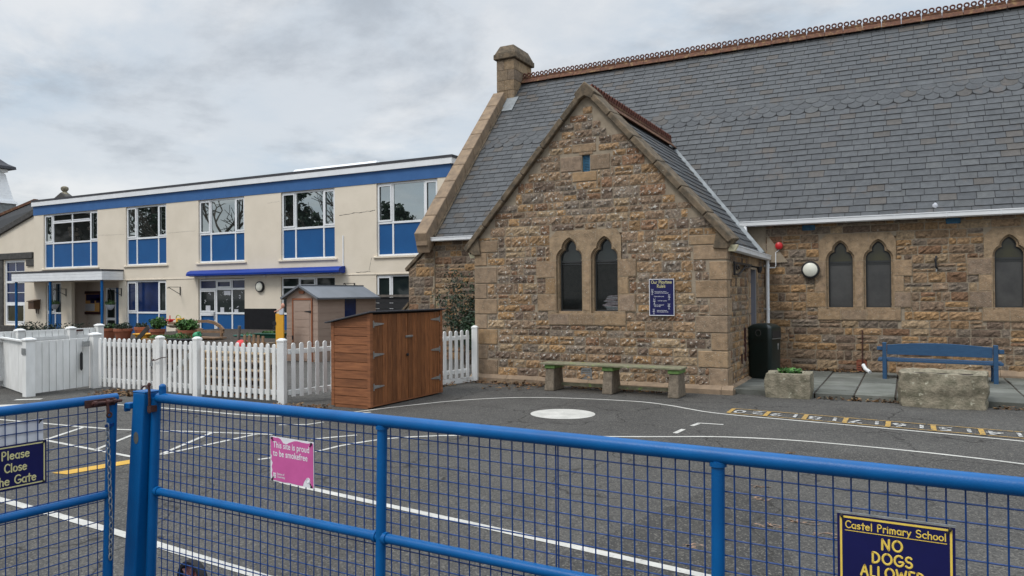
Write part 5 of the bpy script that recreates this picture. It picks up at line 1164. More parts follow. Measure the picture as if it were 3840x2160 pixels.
pot(-17.32, 13.0, .44, .19, .30, 'terracotta pot under a bright feathery green mound behind the white gate post', 'mound', .30, .075, GR, 1300)
pot(-16.18, 13.0, .44, .225, .29, 'terracotta pot with a bushy green mound next to the curved bench', 'mound', .28, .085, GR, 1200)
pot(-18.3, 13.25, .44, .19, .33, 'terracotta pot of small plants half hidden behind the larger pots', 'sprigs', .14, .06, GD, 300)
pot(-19.5, 13.1, .44, .21, .28, 'wide pale terracotta pot of low plants nearest the canopy post', 'sprigs', .16, .07, GR + GD, 360)
pot(-18.95, 12.35, .44, .16, .17, 'small terracotta pot on the terrace edge next to the boarded fence end', 'sprigs', .06, .05, GD, 120)
# long planter boxes
pl_ = thing('wooden_planter', 'long wooden planter box of low weeds directly behind the picket fence', 'planter', (-14.6, 11.0, .5))
b = MB(); b.box(-15.35, -14.45, 11.12, 11.5, .50, .64); b.build('box', M['old_wood'], pl_, bevel=.008)
b = MB(); foliage(b, (-14.9, 11.3, .66), (.45, .18, .07), 500, .05, GR); b.build('weeds', M['leaf'], pl_)
p2_ = thing('black_planter', 'black plastic planter tray with sprouting weeds beside the long wooden planter', 'planter', (-14.1, 11.0, .5))
b = MB(); b.hexa([(-14.42, 11.1, .50), (-13.8, 11.1, .50), (-13.8, 11.4, .50), (-14.42, 11.4, .50), (-14.46, 11.06, .66), (-13.74, 11.06, .66), (-13.74, 11.44, .66), (-14.46, 11.44, .66)]); b.build('tray', M['black_metal'], p2_, bevel=.01)
b = MB(); foliage(b, (-14.2, 11.25, .69), (.3, .16, .09), 260, .06, GR); b.build('weeds', M['leaf'], p2_)
b = MB(); b.blob((-14.12, 11.6, .70), (.10, .10, .09), 12, 8); b.box(-14.06, -14.0, 11.55, 11.6, .76, .80); tag(b.build('green_watering_can', M['toy_green'], origin=(-14.12, 11.6, .6), smooth=True), 'green plastic toy can tucked among the weeds by a terracotta pot', 'toy')
b = MB(); b.hexa([(-19.3, 13.9, .44), (-18.9, 13.9, .44), (-18.9, 14.2, .44), (-19.3, 14.2, .44), (-19.35, 13.85, .58), (-18.85, 13.85, .58), (-18.85, 14.25, .58), (-19.35, 14.25, .58)]); b.box(-19.38, -18.82, 13.82, 14.28, .575, .61)
for i, v in enumerate(b.v): b.v[i] = (v[0] + 1.15, v[1] - .9, v[2] + .0)
tag(b.build('yellow_crate', M['toy_yellow'], origin=(-17.95, 13.1, .44), bevel=.01), 'yellow plastic crate between the terracotta pots', 'crate')
b = MB(); b.bar((-17.3, 12.35, .45), (-16.78, 12.35, .84), .10, .03, up=(0, 1, .3)); tag(b.build('slate_slab', M['dark_stone'], origin=(-17.0, 12.35, .44)), 'tilted grey slab leaning in front of the feathery plant', 'slab')
# stones with toys on top
sp = thing('stone_pile', 'rough pile of pale stones and logs between the two green mounds', 'stone pile', (-18.7, 15.0, .44))
for k in range(14):
    b = MB(); k2 = rng.uniform(.8, 1.2); x = -19.3 + rng.random() * 1.3; z = .5 + (k // 5) * .11; b.blob((x, 15 + rng.uniform(-.15, .15), z), (rng.uniform(.13, .22), .14, .065), 8, 5, .08); b.build('stone', M['concrete' if k % 3 else 'old_wood'], sp)
b = MB(); b.box(-19.35, -18.6, 14.9, 15.1, .76, .82); b.build('plank', M['old_wood'], sp)
ra = MB(); ra.bar((-19.62, 15, .90), (-19.24, 15, .90), .06, .025); ra.bar((-19.43, 15, .80), (-19.43, 15, 1.02), .02, .02, up=(1, 0, 0)); ra.blob((-19.43, 15, .86), (.05, .12, .05)); ra.bar((-19.43, 15, .82), (-19.43, 15.0, .76), .10, .04, up=(1, 0, 0))
tag(ra.build('toy_plane', M['toy_red'], origin=(-19.43, 15, .8)), 'red toy aeroplane standing on the stone pile', 'toy')
yc = thing('watering_can', 'yellow watering can with a lime hooped handle on the stone pile', 'watering can', (-19.05, 15, .82))
b = MB(); b.lathe([(.09, 0), (.085, .10), (.075, .12), (.01, .125)], (-19.03, 15, .82), 14); b.tube([(-18.94, 15, .86), (-18.82, 15, .95)], [.025, .015], 8); b.build('body', M['toy_yellow'], yc, smooth=True)
b = MB(); b.tube([(-19.06 + .10 * math.cos(t), 15, .93 + .10 * math.sin(t)) for t in [math.pi * k / 10 for k in range(-1, 12)]], .014, 8); b.build('handle', M['toy_lime'], yc, smooth=True)
# curved-top bench
cb = thing('curved_bench', 'weathered wooden bench with an arched back rail in front of the glazed doors', 'bench', (-16.5, 14, .44))
for z in ((.635),): 
    b = MB(); b.bar((-17.4, 14.0, z), (-16.02, 14.0, z), .05, .06); b.build('back_rail', M['old_wood'], cb)
b = MB(); P = [(-17.6, .80), (-17.25, .87), (-16.95, .905), (-16.65, .915), (-16.38, .88), (-16.15, .78), (-16.03, .68)]
for (xa, za_), (xb, zb_) in zip(P, P[1:]): b.bar((xa, 14.0, za_), (xb, 14.0, zb_), .06, .075)
b.build('arched_rail', M['old_wood'], cb)
b = MB(); b.box(-17.4, -15.85, 13.55, 13.95, .47, .51); b.build('seat', M['old_wood'], cb)
for x, y in ((-16.1, 14.0), (-17.4, 14.0), (-16.1, 13.6), (-17.4, 13.6)):
    b = MB(); b.bar((x, y, .30), (x, y, .70 if y == 14 else .47), .06, .06, up=(1, 0, 0)); b.build('leg', M['old_wood'], cb)
# green troughs
def trough_g(x0, x1, y, z0, z1, label, m, fol):
    t = thing('green_trough', label, 'planter', ((x0 + x1) / 2, y, z0), 0, 'dark green plastic troughs'); d = .05
    b = MB(); b.hexa([(x0 + d, y - .16, z0), (x1 - d, y - .16, z0), (x1 - d, y + .16, z0), (x0 + d, y + .16, z0), (x0, y - .2, z1 - .04), (x1, y - .2, z1 - .04), (x1, y + .2, z1 - .04), (x0, y + .2, z1 - .04)]); b.box(x0 - .02, x1 + .02, y - .22, y + .22, z1 - .04, z1); b.build('tub', m, t, bevel=.008)
    b = MB(); foliage(b, ((x0 + x1) / 2, y, z1 + .01), ((x1 - x0) * .42, .16, .05), fol, .07, GR); b.build('plants', M['leaf'], t)
M['trough_teal'] = mat('trough_teal', (.03, .14, .11), (.025, .115, .09), 5, .5)
trough_g(-16.75, -15.9, 15.2, .30, .49, 'teal green plastic trough behind the brown pallet offcut', M['trough_teal'], 40)
trough_g(-15.75, -14.95, 15.0, .36, .57, 'dark green plastic trough with plants below the chalkboard', M['trough_green'], 220)
b = MB(); b.cyl((-14.38, 13, .40), (-14.33, 13.0, .86), .04, 10); tag(b.build('wooden_stake', M['grey_wood'], origin=(-14.36, 13, .4)), 'round grey wooden stake standing in front of the teal trough', 'stake')
# painted play board with a figure
yb = thing('play_board', 'upright orange-yellow painted play board beside the beige shed', 'play board', (-13.15, 13.2, .3))
b = MB(); b.box(-13.30, -13.05, 13.15, 13.19, .2, 1.16); b.build('panel', M['toy_yellow'], yb, bevel=.006)
b = MB(); b.blob((-13.07, 13.16, 1.35), (.05, .03, .06)); b.tube([(-13.08, 13.16, 1.30), (-13.16, 13.16, 1.25), (-13.34, 13.16, 1.20)], [.03, .022, .012], 8); b.build('painted_arm', M['skin'], yb, smooth=True)
b = MB(); b.hexa([(-13.16, 13.14, 1.14), (-13.05, 13.14, 1.14), (-13.05, 13.18, 1.14), (-13.16, 13.18, 1.14), (-13.18, 13.14, 1.24), (-13.05, 13.14, 1.29), (-13.05, 13.18, 1.29), (-13.18, 13.18, 1.24)]); b.build('white_sleeve', M['paper'], yb)
b = MB(); b.lathe([(.06, 0), (.06, .03), (.01, .031)], (-13.33, 13.17, .93), 12, 'Y'); b.lathe([(.04, 0), (.04, .03), (.01, .031)], (-13.34, 13.17, .82), 12, 'Y'); b.build('wheel', M['black_metal'], yb)
# stacked pallet bug hotel, pallet offcut and red bucket
bh = thing('bug_hotel', 'low stack of pale pallet slats filled with stones and bricks behind the picket fence', 'bug hotel', (-9.6, 8.8, 0))
for k, z in enumerate((.0, .13, .26, .40, .55, .67)):
    b = MB(); b.box(-10.4, -8.85, 8.52, 8.62, z, z + .022); b.box(-10.4, -8.85, 8.85, 8.95, z, z + .022); b.build('slat', M['pale_wood' if k > 1 else 'old_wood'], bh)
for x in (-10.35, -9.6, -9.0):
    b = MB(); b.box(x, x + .09, 8.64, 8.85, 0, .69); b.build('upright', M['pale_wood'], bh)
b = MB()
for k in range(90):
    z = rng.choice((.03, .16, .29, .43)); q = rng.uniform(.6, 1.2); b.tint = tuple(v * q for v in rng.choice(((.2, .13, .09), (.16, .14, .12), (.3, .2, .12), (.09, .08, .07), (.24, .1, .06)))); x = rng.uniform(-10.35, -8.95)
    b.box(x, x + rng.uniform(.06, .16), 8.66 + rng.uniform(0, .1), 8.84, z, z + rng.uniform(.05, .09))
b.build('filling', M['leaf_litter'], bh)
b = MB(); b.tint = (1, 1, 1); b.bar((-9.86, 8.63, .18), (-9.62, 8.63, .70), .06, .02, up=(0, 1, 0)); b.build('leaning_slat', M['pale_wood'], bh)
po = thing('pallet_offcut', 'short brown picket offcut standing on the stack of pallet slats', 'pallet', (-9.25, 8.7, .6))
for k in range(5):
    b = MB(); x = -9.46 + k * .10; b.box(x, x + .045, 8.66, 8.68, .67, .965 + rng.uniform(-.02, .01)); b.build('slat', M['old_wood'], po)
b = MB(); b.box(-9.47, -9.0, 8.685, 8.70, .80, .86); b.build('rail', M['old_wood'], po)
b = MB(); b.lathe([(.075, 0), (.10, .07), (.095, .12), (.05, .17), (.01, .18)], (-9.64, 8.78, .695), 14); b.tube([(-9.57, 8.78, .78), (-9.52, 8.78, .86)], [.02, .012], 8); tag(b.build('red_teapot', M['toy_red'], origin=(-9.64, 8.78, .69), smooth=True), 'bright red plastic toy teapot on top of the pallet stack', 'toy')
# dark shrubs at the canopy
def shrub(x0, x1, y, h, label, n, cols, name='shrub'):
    t = thing(name, label, 'shrub', ((x0 + x1) / 2, y, 0))
    b = MB()
    for j in range(int((x1 - x0) * 6)):
        x = rng.uniform(x0, x1); hh = h * rng.uniform(.75, 1.1)
        for k in range(n): q = rng.uniform(.6, 1.2); c = rng.choice(cols); b.tint = tuple(v * q for v in c); tt = rng.random(); b.leaf((x + rng.gauss(0, .09), y + rng.gauss(0, .2), hh * tt), .13, w=.35)
    b.build('foliage', M['leaf'], t)
    b = MB()
    for j in range(5): x = x0 + (x1 - x0) * (j + .5) / 5; b.tube([(x, y, 0), (x + rng.uniform(-.1, .1), y, h * .8)], [.025, .01], 6)
    b.build('stem', M['bark'], t)
DK = [(.02, .035, .02), (.028, .045, .028), (.016, .026, .016)]
shrub(-31.0, -28.9, 17.2, .58, 'low dark green hedge in front of the canopy behind the white fences', 70, DK)
shrub(-28.3, -27.5, 17.2, .62, 'spiky dark green shrub at the right end of the entrance hedge', 60, DK)
# climber on the nave wall left of the porch
t = thing('wall_shrub', 'straggly green shrub climbing the chapel wall in the corner left of the porch', 'shrub', (-8.9, 14.6, 0))
b = MB(); st2 = []
for j in range(13):
    x = -8.75 + rng.uniform(-.25, .2); P = [(x, 14.5, .0)]; dx = rng.uniform(-1.1, .25); hh = rng.uniform(.8, 2.15)
    for k in range(1, 8): P.append((x + dx * (k / 7) ** 1.4 + rng.uniform(-.05, .05), 14.5 + rng.uniform(-.1, .15) + .4 * k / 7, hh * k / 7))
    b.tube(P, [.016 - .0017 * k for k in range(8)], 5); st2.append(P)
b.build('stem', M['bark'], t)
b = MB()
for P in st2:
    for k in range(2, 8):
        for q in range(26 if k < 6 else 16):
            s = rng.uniform(.6, 1.2); c = rng.choice(GD + [(.035, .07, .03)]); b.tint = tuple(v * s for v in c); p = P[k]; b.leaf((p[0] + rng.gauss(0, .09), p[1] + rng.gauss(0, .08), p[2] + rng.gauss(0, .09)), .10, w=.4)
foliage(b, (-8.6, 14.5, .75), (.4, .35, .45), 900, .10, [(.03, .065, .025), (.022, .045, .02)], shell=.2)
b.build('foliage', M['leaf'], t)
# ------------------------------------------------------------------ furniture by the chapel
sb_ = thing('slat_bench', 'long mossy slat bench on three pitted concrete supports along the porch wall', 'bench', (-4.2, 11.4, 0))
def bench_y(x): return 11.27 + (x + 5.2) * -.015
for x in (-5.20, -4.19, -3.13):
    y = bench_y(x); b = MB(); y0, y1 = y - .12, y + .26
    b.hexa([(x - .085, y0 - .03, 0), (x + .085, y0 - .03, 0), (x + .085, y1 + .03, 0), (x - .085, y1 + .03, 0), (x - .075, y0 + .02, .36), (x + .075, y0 + .02, .36), (x + .075, y1 - .02, .36), (x - .075, y1 - .02, .36)])
    o = b.build('concrete_support', M['concrete'], sb_, bevel=.015, seg=2)
    b = MB(); b.box(x - .09, x + .09, y0 + .0, y1, .36, .425); b.build('green_block', M['mossy_green'], o, bevel=.01)
for k in range(3):
    b = MB(); y = 11.17 + k * .125; b.bar((-5.36, y, .44), (-3.0, y - .033, .44), .105, .03); b.build('slat', M['mossy_slat'], sb_, bevel=.005)
b = MB(); b.bar((-5.1, 11.42, .09), (-4.27, 11.41, .09), .035, .05); b.bar((-4.1, 11.41, .085), (-3.2, 11.40, .085), .035, .05); b.build('stretcher', M['mossy_slat'], sb_)
# rules sign
rs = thing('rules_sign', 'navy playtime rules sign with pale border on the porch wall right of the arched windows', 'sign', (-3.515, YP - .04, 1.2))
rfn = lambda s, z, d: (-3.515 + s, YP - .05 + d, 1.515 + z)
b = MB(); b.hexa([rfn(-.207, -.297, .01), rfn(.207, -.297, .01), rfn(.207, -.297, 0), rfn(-.207, -.297, 0), rfn(-.207, .297, .01), rfn(.207, .297, .01), rfn(.207, .297, 0), rfn(-.207, .297, 0)]); b.build('board', M['sign_navy'], rs)
b = MB()
for q in ((-.207, .207, .287, .297), (-.207, .207, -.297, -.287), (-.207, -.198, -.287, .287), (.198, .207, -.287, .287)):
    p = rfn(q[0], q[2], -.002); r_ = rfn(q[1], q[3], 0); b.box(p[0], r_[0], p[1], r_[1], p[2], r_[2])
b.build('border', M['sign_white'], rs)
b = MB(); letters(b, 'Our Playtime', .050, .0078, rfn, 0, .222, .05, .345); letters(b, 'Rules:', .050, .0078, rfn, 0, .158, .05); b.build('heading', M['sign_cream'], rs)
for z, s, al, tx in ((.085, -.115, 'LEFT', 'Keep hands, feet, objects\nand unkind words to yourself'), (.008, -.125, 'LEFT', 'Respect other people'), (-.062, -.065, 'LEFT', 'Look after property'), (-.130, -.125, 'LEFT', 'Keep our playground\nclean and tidy'), (-.220, -.08, 'LEFT', 'Follow all instructions\nfrom the people on duty')):
    b = MB(); text(b, tx, .0215, lambda x, y, d, s=s, z=z: rfn(s + x * .88, z + y, -.0012), 'LEFT', 0.0, 1.0, .0002); b.build('rule_text', M['sign_white'], rs)
for s, z in ((-.155, .085), (.125, .0), (-.12, -.07), (.12, -.15), (-.13, -.235)):   # little line figures
    b = MB()
    b.tube([rfn(s + .013 * math.cos(t), z + .024 + .013 * math.sin(t), -.0012) for t in [k * .63 for k in range(10)]], .0022, 5, closed=True)
    for q in (((0, .01), (0, -.022)), ((-.022, .004), (.022, -.002)), ((0, -.022), (-.012, -.045)), ((0, -.022), (.012, -.045)), ((-.01, .038), (-.016, .052)), ((.01, .038), (.016, .052))): b.tube([rfn(s + q[0][0], z + q[0][1], -.0012), rfn(s + q[1][0], z + q[1][1], -.0012)], .0024, 5)
    b.build('figure', M['sign_white'], rs)
# stack of pale papers inside the porch window
pk = thing('paper_stack', 'untidy stack of pale papers inside the right-hand arched porch window', 'papers', (-4.4, YP + .3, 1.25))
b = MB()
for k in range(16):
    x = -4.42 + rng.uniform(-.05, .05); a = rng.uniform(-.3, .3); q = rng.uniform(.6, 1.0); b.tint = rng.choice(((.8 * q, .8 * q, .85 * q), (.85 * q, .75 * q, .8 * q), (.7 * q, .82 * q, .85 * q))); z = 1.25 + k * .019
    hw = .20 - k * .006; b.hexa([(x - hw, YP + .20, z + a * .02), (x + hw, YP + .20, z - a * .05), (x + hw, YP + .40, z - a * .05), (x - hw, YP + .40, z + a * .02), (x - hw, YP + .20, z + .015 + a * .02), (x + hw, YP + .20, z + .015 - a * .05), (x + hw, YP + .40, z + .015 - a * .05), (x - hw, YP + .40, z + .015 + a * .02)])
b.build('sheets', M['leaf_litter'], pk)
b = MB(); b.box(-5.4, -4.15, YP + .17, YP + .75, 1.20, 1.245); tag(b.build('window_shelf', M['dark_stone'], origin=(-4.8, YP + .4, 1.2)), 'dark inner shelf behind the arched porch windows', 'shelf')
# litter bin
bn = thing('litter_bin', 'black-green square litter bin with domed lid in the corner beside the side door', 'bin', (-2.23, 13.72, .08), R(72))
Mx = Matrix.Translation((-2.23, 13.72, .08)) @ Matrix.Rotation(R(72), 4, 'Z') @ Matrix.Diagonal((1, 1, 1.09, 1))
def rr(h, r, z, n=6):
    o = []
    for cx_, cy_, a0 in ((h - r, h - r, 0), (-h + r, h - r, 90), (-h + r, -h + r, 180), (h - r, -h + r, 270)):
        for k in range(n + 1): a = R(a0 + 90 * k / n); o.append(Mx @ Vector((cx_ + r * math.cos(a), cy_ + r * math.sin(a), z)))
    return o
def loft(b, rings):
    m = len(rings[0]); vs = [p for q in rings for p in q]; fs = [(i * m + j, i * m + (j + 1) % m, (i + 1) * m + (j + 1) % m, (i + 1) * m + j) for i in range(len(rings) - 1) for j in range(m)]
    b.add(vs, fs + [tuple(range(m))[::-1], tuple(range((len(rings) - 1) * m, len(rings) * m))])
b = MB(); loft(b, [rr(.20, .06, 0), rr(.205, .06, .03), rr(.215, .06, .60), rr(.215, .06, .62)]); b.build('body', M['bin_green'], bn, smooth=True)
b = MB(); loft(b, [rr(.222, .065, .62), rr(.222, .065, .80), rr(.212, .06, .825), rr(.16, .05, .862), rr(.08, .03, .88)]); b.build('hood', M['bin_green'], bn, smooth=True)
b = MB(); B3 = lambda x, y, z: tuple(Mx @ Vector((x, y, z)))
b.hexa([B3(-.15, -.226, .655), B3(.15, -.226, .655), B3(.15, -.20, .655), B3(-.15, -.20, .655), B3(-.15, -.226, .76), B3(.15, -.226, .76), B3(.15, -.20, .76), B3(-.15, -.20, .76)]); b.build('slot', M['black_metal'], bn)
b = MB(); b.hexa([B3(-.16, -.228, .635), B3(.16, -.228, .635), B3(.16, -.20, .635), B3(-.16, -.20, .635), B3(-.16, -.228, .643), B3(.16, -.228, .643), B3(.16, -.20, .643), B3(-.16, -.20, .643)])
for q in (((.06, .46), (.085, .53)), ((.05, .52), (.10, .56))): b.hexa([B3(q[0][0], -.2185, q[0][1]), B3(q[1][0], -.2185, q[0][1]), B3(q[1][0], -.21, q[0][1]), B3(q[0][0], -.21, q[0][1]), B3(q[0][0], -.2185, q[1][1]), B3(q[1][0], -.2185, q[1][1]), B3(q[1][0], -.21, q[1][1]), B3(q[0][0], -.21, q[1][1])])
b.build('label_strip', M['galv'], bn)
b = MB(); b.tube([B3(-.223, .05 * math.cos(t), .73 + .05 * math.sin(t)) for t in [k * .524 for k in range(12)]], .006, 5, closed=True); b.build('emblem', M['dark_stone'], bn)
# stone troughs
def stone_trough(x0, x1, y0, y1, h, label, rough_, plants):
    t = thing('stone_trough', label, 'trough', ((x0 + x1) / 2, (y0 + y1) / 2, 0), 0, 'rough granite troughs')
    bm = bmesh.new(); bmesh.ops.create_cube(bm, size=1.0)
    bmesh.ops.subdivide_edges(bm, edges=bm.edges[:], cuts=11, use_grid_fill=True)
    b = MB(); bm.verts.ensure_lookup_table(); cx_, cy_ = (x0 + x1) / 2, (y0 + y1) / 2; Lx, Ly = (x1 - x0), (y1 - y0)
    from mathutils import noise as mn
    vs = []
    for v in bm.verts:
        p = v.co * 2; m = max(abs(p.x), abs(p.y), abs(p.z)); 
        rnd = Vector((p.x * math.sqrt(max(0, 1 - p.y * p.y * .12)), p.y * math.sqrt(max(0, 1 - p.x * p.x * .12)), p.z))
        q = Vector((cx_ + rnd.x * Lx / 2 * (1 + .05 * (-abs(p.z) + .5)), cy_ + rnd.y * Ly / 2, h / 2 + rnd.z * h / 2))
        n = mn.fractal(q * 5.0, 1.0, 2.0, 4) * rough_; n2 = mn.noise(q * 2.1) * rough_ * 1.3
        d = Vector((rnd.x, rnd.y, .15 * rnd.z)).normalized(); q += d * (n + n2)
        if p.z > .98:
            e = max(abs(p.x), abs(p.y)); q.z += n * .35 - (0.06 if max(abs(p.x) * Lx - Lx + .32, abs(p.y) * Ly - Ly + .26) < 0 else 0) 
        if q.z < 0: q.z = -.005
        vs.append(q)
    b.add(vs, [tuple(v.index for v in f.verts) for f in bm.faces]); bm.free()
    b.build('basin', M['trough'], t, smooth=True)
    b = MB(); b.quad((x0 + .14, y0 + .12, h - .035), (x1 - .14, y0 + .12, h - .035), (x1 - .14, y1 - .12, h - .035), (x0 + .14, y1 - .12, h - .035)); b.build('soil', M['soil'], t)
    if plants:
        b = MB()
        for k in range(420): q = rng.uniform(.7, 1.3); c = rng.choice([(.06, .16, .03), (.09, .22, .04), (.04, .11, .025)]); b.tint = tuple(v * q for v in c); a = rng.uniform(0, 6.28); r_ = math.sqrt(rng.random()); b.leaf((cx_ + r_ * math.cos(a) * (Lx / 2 - .16) , cy_ + r_ * math.sin(a) * (Ly / 2 - .12), h - .03 + rng.uniform(0, .09)), .05, .4, .8)
        b.build('plants', M['leaf'], t)
stone_trough(-1.93, -1.27, 11.80, 12.42, .36, 'smaller square granite trough with fresh green plants in front of the litter bin', .018, True)
stone_trough(-.13, .95, 11.66, 12.38, .46, 'long rough lichened granite trough in front of the blue bench', .05, False)
# blue bench
bb = thing('blue_bench', 'blue painted wooden bench with an arched back board on the chapel pavement', 'bench', (.45, 14.4, .08))
ang = -.0; xa, xb = -.36, 1.24; ya, yb = 14.42, 14.22
def by(x): return ya + (yb - ya) * (x - xa) / (xb - xa)
for x in (xa, xb):
    b = MB(); b.bar((x, by(x), .07), (x, by(x) + .0, .705), .085, .065, up=(1, 0, 0)); b.build('leg', M['bench_blue'], bb, bevel=.006)
    b = MB(); b.bar((x, by(x) + .45, .07), (x, by(x) + .45, .37), .07, .06, up=(1, 0, 0)); b.build('leg', M['bench_blue'], bb, bevel=.006)
    b = MB(); b.bar((x, by(x) - .02, .35), (x, by(x) + .5, .35), .05, .07); b.build('side_rail', M['bench_blue'], bb, bevel=.005)
b = MB(); n = 14; pr_ = [(xa + .04 + (xb - xa - .08) * k / n, .665 + .045 * math.sin(math.pi * k / n)) for k in range(n + 1)]
b.prism([(xa + .04, by(xa + .04) - .015, .50)] + [(x, by(x) - .015, z) for x, z in pr_] + [(xb - .04, by(xb - .04) - .015, .50)], (0, .035, 0))
for sg, x in ((-1, xa), (1, xb)): b.box(x + sg * .035, x + sg * .115, by(x) - .012, by(x) + .018, .57, .635)
b.build('back_board', M['bench_blue'], bb, bevel=.004)
for k in range(4):
    b = MB(); o = .06 + k * .125; b.bar((xa - .10, by(xa - .10) + o, .395), (xb + .11, by(xb + .11) + o, .395), .105, .035); b.build('seat_slat', M['bench_blue'], bb, bevel=.004)
# alarm, cable, iron bracket, spot lamp
al = thing('alarm_bell', 'round red fire alarm on the stone wall above the litter bin', 'alarm', (-2.21, YW - .03, 2.48))
b = MB(); b.lathe([(.07, 0), (.075, .03), (.066, .07), (.03, .09), (.01, .092)], (-2.21, YW - .02, 2.485), 24, 'Y'); b.build('sounder', M['alarm_red'], al, smooth=True)
b = MB(); b.tube([(-2.21, YW - .04, 2.42), (-2.24, YW - .045, 2.38), (-2.275, YW - .045, 2.36), (-2.275, YW - .045, 2.10), (-2.29, YW - .045, 2.06), (-2.46, YW - .04, 2.06)], .010, 6); b.build('cable', M['white_pvc'], al, smooth=True)
ib = thing('iron_bracket', 'black scrolled wrought iron bracket on the porch side wall', 'bracket', (XE + .03, 13.0, 1.9))
b = MB(); xx = XE + .05
b.bar((xx, 12.2, 2.06), (xx, 13.75, 2.06), .02, .03); b.bar((xx, 12.25, 2.08), (xx, 12.25, 1.86), .03, .03, up=(0, 1, 0))
b.tube([(xx, 12.5 + .13 * (1 - .1 * k) * math.cos(k * .55), 1.97 + .075 * (1 - .1 * k) * math.sin(k * .55)) for k in range(10)], .014, 6)
b.tube([(xx, 12.28, 1.88), (xx, 12.6, 1.875), (xx, 12.85, 1.94), (xx, 13.1, 2.0), (xx, 13.4, 2.01), (xx, 13.6, 2.05)], .016, 6); b.tube([(xx, 13.15 + .12 * (1 - .1 * k) * math.cos(k * .6), 2.0 + .05 * math.sin(k * .6)) for k in range(9)], .011, 6)
b.build('scrollwork', M['black_metal'], ib)
sp_ = thing('spot_lamp', 'small dark spot lamp above the grey side door', 'lamp', (XE + .05, 14.0, 2.05))
b = MB(); b.cyl((XE + .02, 13.9, 2.05), (XE + .16, 13.9, 2.02), .016, 8); b.lathe([(.03, 0), (.05, .10), (.05, .11), (.01, .10)], (XE + .16, 13.9, 1.93), 12); b.build('housing', M['black_metal'], sp_)
# rusty rod and white waste pipe, wall hook
b = MB(); b.tube([(-.755, YW - .06, .08), (-.75, YW - .05, .86)], .012, 6); tag(b.build('rusty_rod', M['rust'], origin=(-.755, YW - .06, .08)), 'thin rusty iron rod standing against the stone wall left of the blue bench', 'rod')
b = MB(); b.tube([(-.74, YW - .10, .22), (-.70, YW - .16, .15), (-.62, YW - .24, .10)], .035, 10); tag(b.build('waste_pipe', M['white_pvc'], origin=(-.7, YW - .15, .1), smooth=True), 'short bent white waste pipe at the foot of the wall', 'pipe')
hk = thing('wall_hook', 'black wall fitting with a grey streak between the arched windows', 'wall hook', (.465, YW - .04, 1.9))
b = MB(); b.tube([(.465, YW - .03, 2.2), (.45, YW - .07, 2.15), (.455, YW - .07, 2.02), (.475, YW - .03, 1.98)], .018, 8); b.build('hook', M['black_metal'], hk)
b = MB(); b.box(.455, .475, YW - .045, YW - .03, 1.93, 1.99); b.build('tag', M['galv'], hk)
b = MB(); b.box(XE + .005, XE + .035, 13.22, 13.27, .40, .98); b.box(XE + .005, XE + .03, 12.95, 12.98, .38, .55); tag(b.build('iron_strap', M['rust'], origin=(XE, 13.2, .4)), 'rusty vertical iron strap on the porch side wall low beside the bin', 'iron strap')
# bird dropping on the slates
b = MB(); p0_ = froof(10.72, .22, .026); b.blob(p0_, (.045, .02, .05), 8, 5, .2); tag(b.build('white_splash', M['paper'], origin=p0_), 'small white splash on the slates just above the gutter', 'splash')
# fallen leaves
def litter(name, spots, n):
    b = MB()
    for x0, y0, x1, y1, sx_, m in spots:
        for k in range(int(n * m)):
            t = rng.random(); q = rng.uniform(.5, 1.2); c = rng.choice(((.16, .075, .03), (.11, .06, .03), (.20, .11, .045), (.07, .045, .03), (.24, .15, .07))); b.tint = tuple(v * q for v in c)
            b.leaf((x0 + (x1 - x0) * t + rng.gauss(0, sx_ * .6), y0 + (y1 - y0) * t + rng.gauss(0, sx_), abs(rng.gauss(.012, .018)) + .008 + (.08 if y0 > 12.4 else 0)), rng.uniform(.04, .085), .25, .65)
    tag(b.build(name, M['leaf_litter']), kind='stuff', label='scattered brown fallen leaves gathered along the wall feet and fences', cat='leaves')
litter('fallen_leaves', [(-7.0, 11.6, -5.3, 11.7, .09, 300), (-5.1, 11.65, -3.2, 11.6, .05, 230), (-12.0, 8.0, -10.2, 7.95, .10, 380), (-11.8, 7.75, -10.9, 7.8, .09, 130), (-8.2, 7.95, -7.2, 8.1, .06, 120), (-2.1, 15.2, -.8, 15.35, .06, 260), (-1.2, 11.93, 0, 11.95, .03, 110), (1.0, 11.9, 2.5, 11.93, .035, 110), (-6.3, 11.0, -5.6, 11.5, .18, 60), (-7.4, 10.3, -7.0, 11.3, .10, 90), (-2.2, 14.6, -2.0, 15.3, .07, 70)], 1)
def stray(x, y):
    b = MB()
    for k in range(7): q = rng.uniform(.5, 1.1); b.tint = tuple(v * q for v in (.13, .08, .04)); b.leaf((x + rng.gauss(0, .035), y + rng.gauss(0, .02), .012 + rng.random() * .02), .06, .2, .6)
    return b
M['leaf_litter']
b = stray(-1.03, 7.72); tag(b.build('dead_leaf_clump', M['leaf_litter'], origin=(-1.03, 7.72, 0)), 'small clump of dead leaves on the tarmac beyond the gate rail', 'leaves')

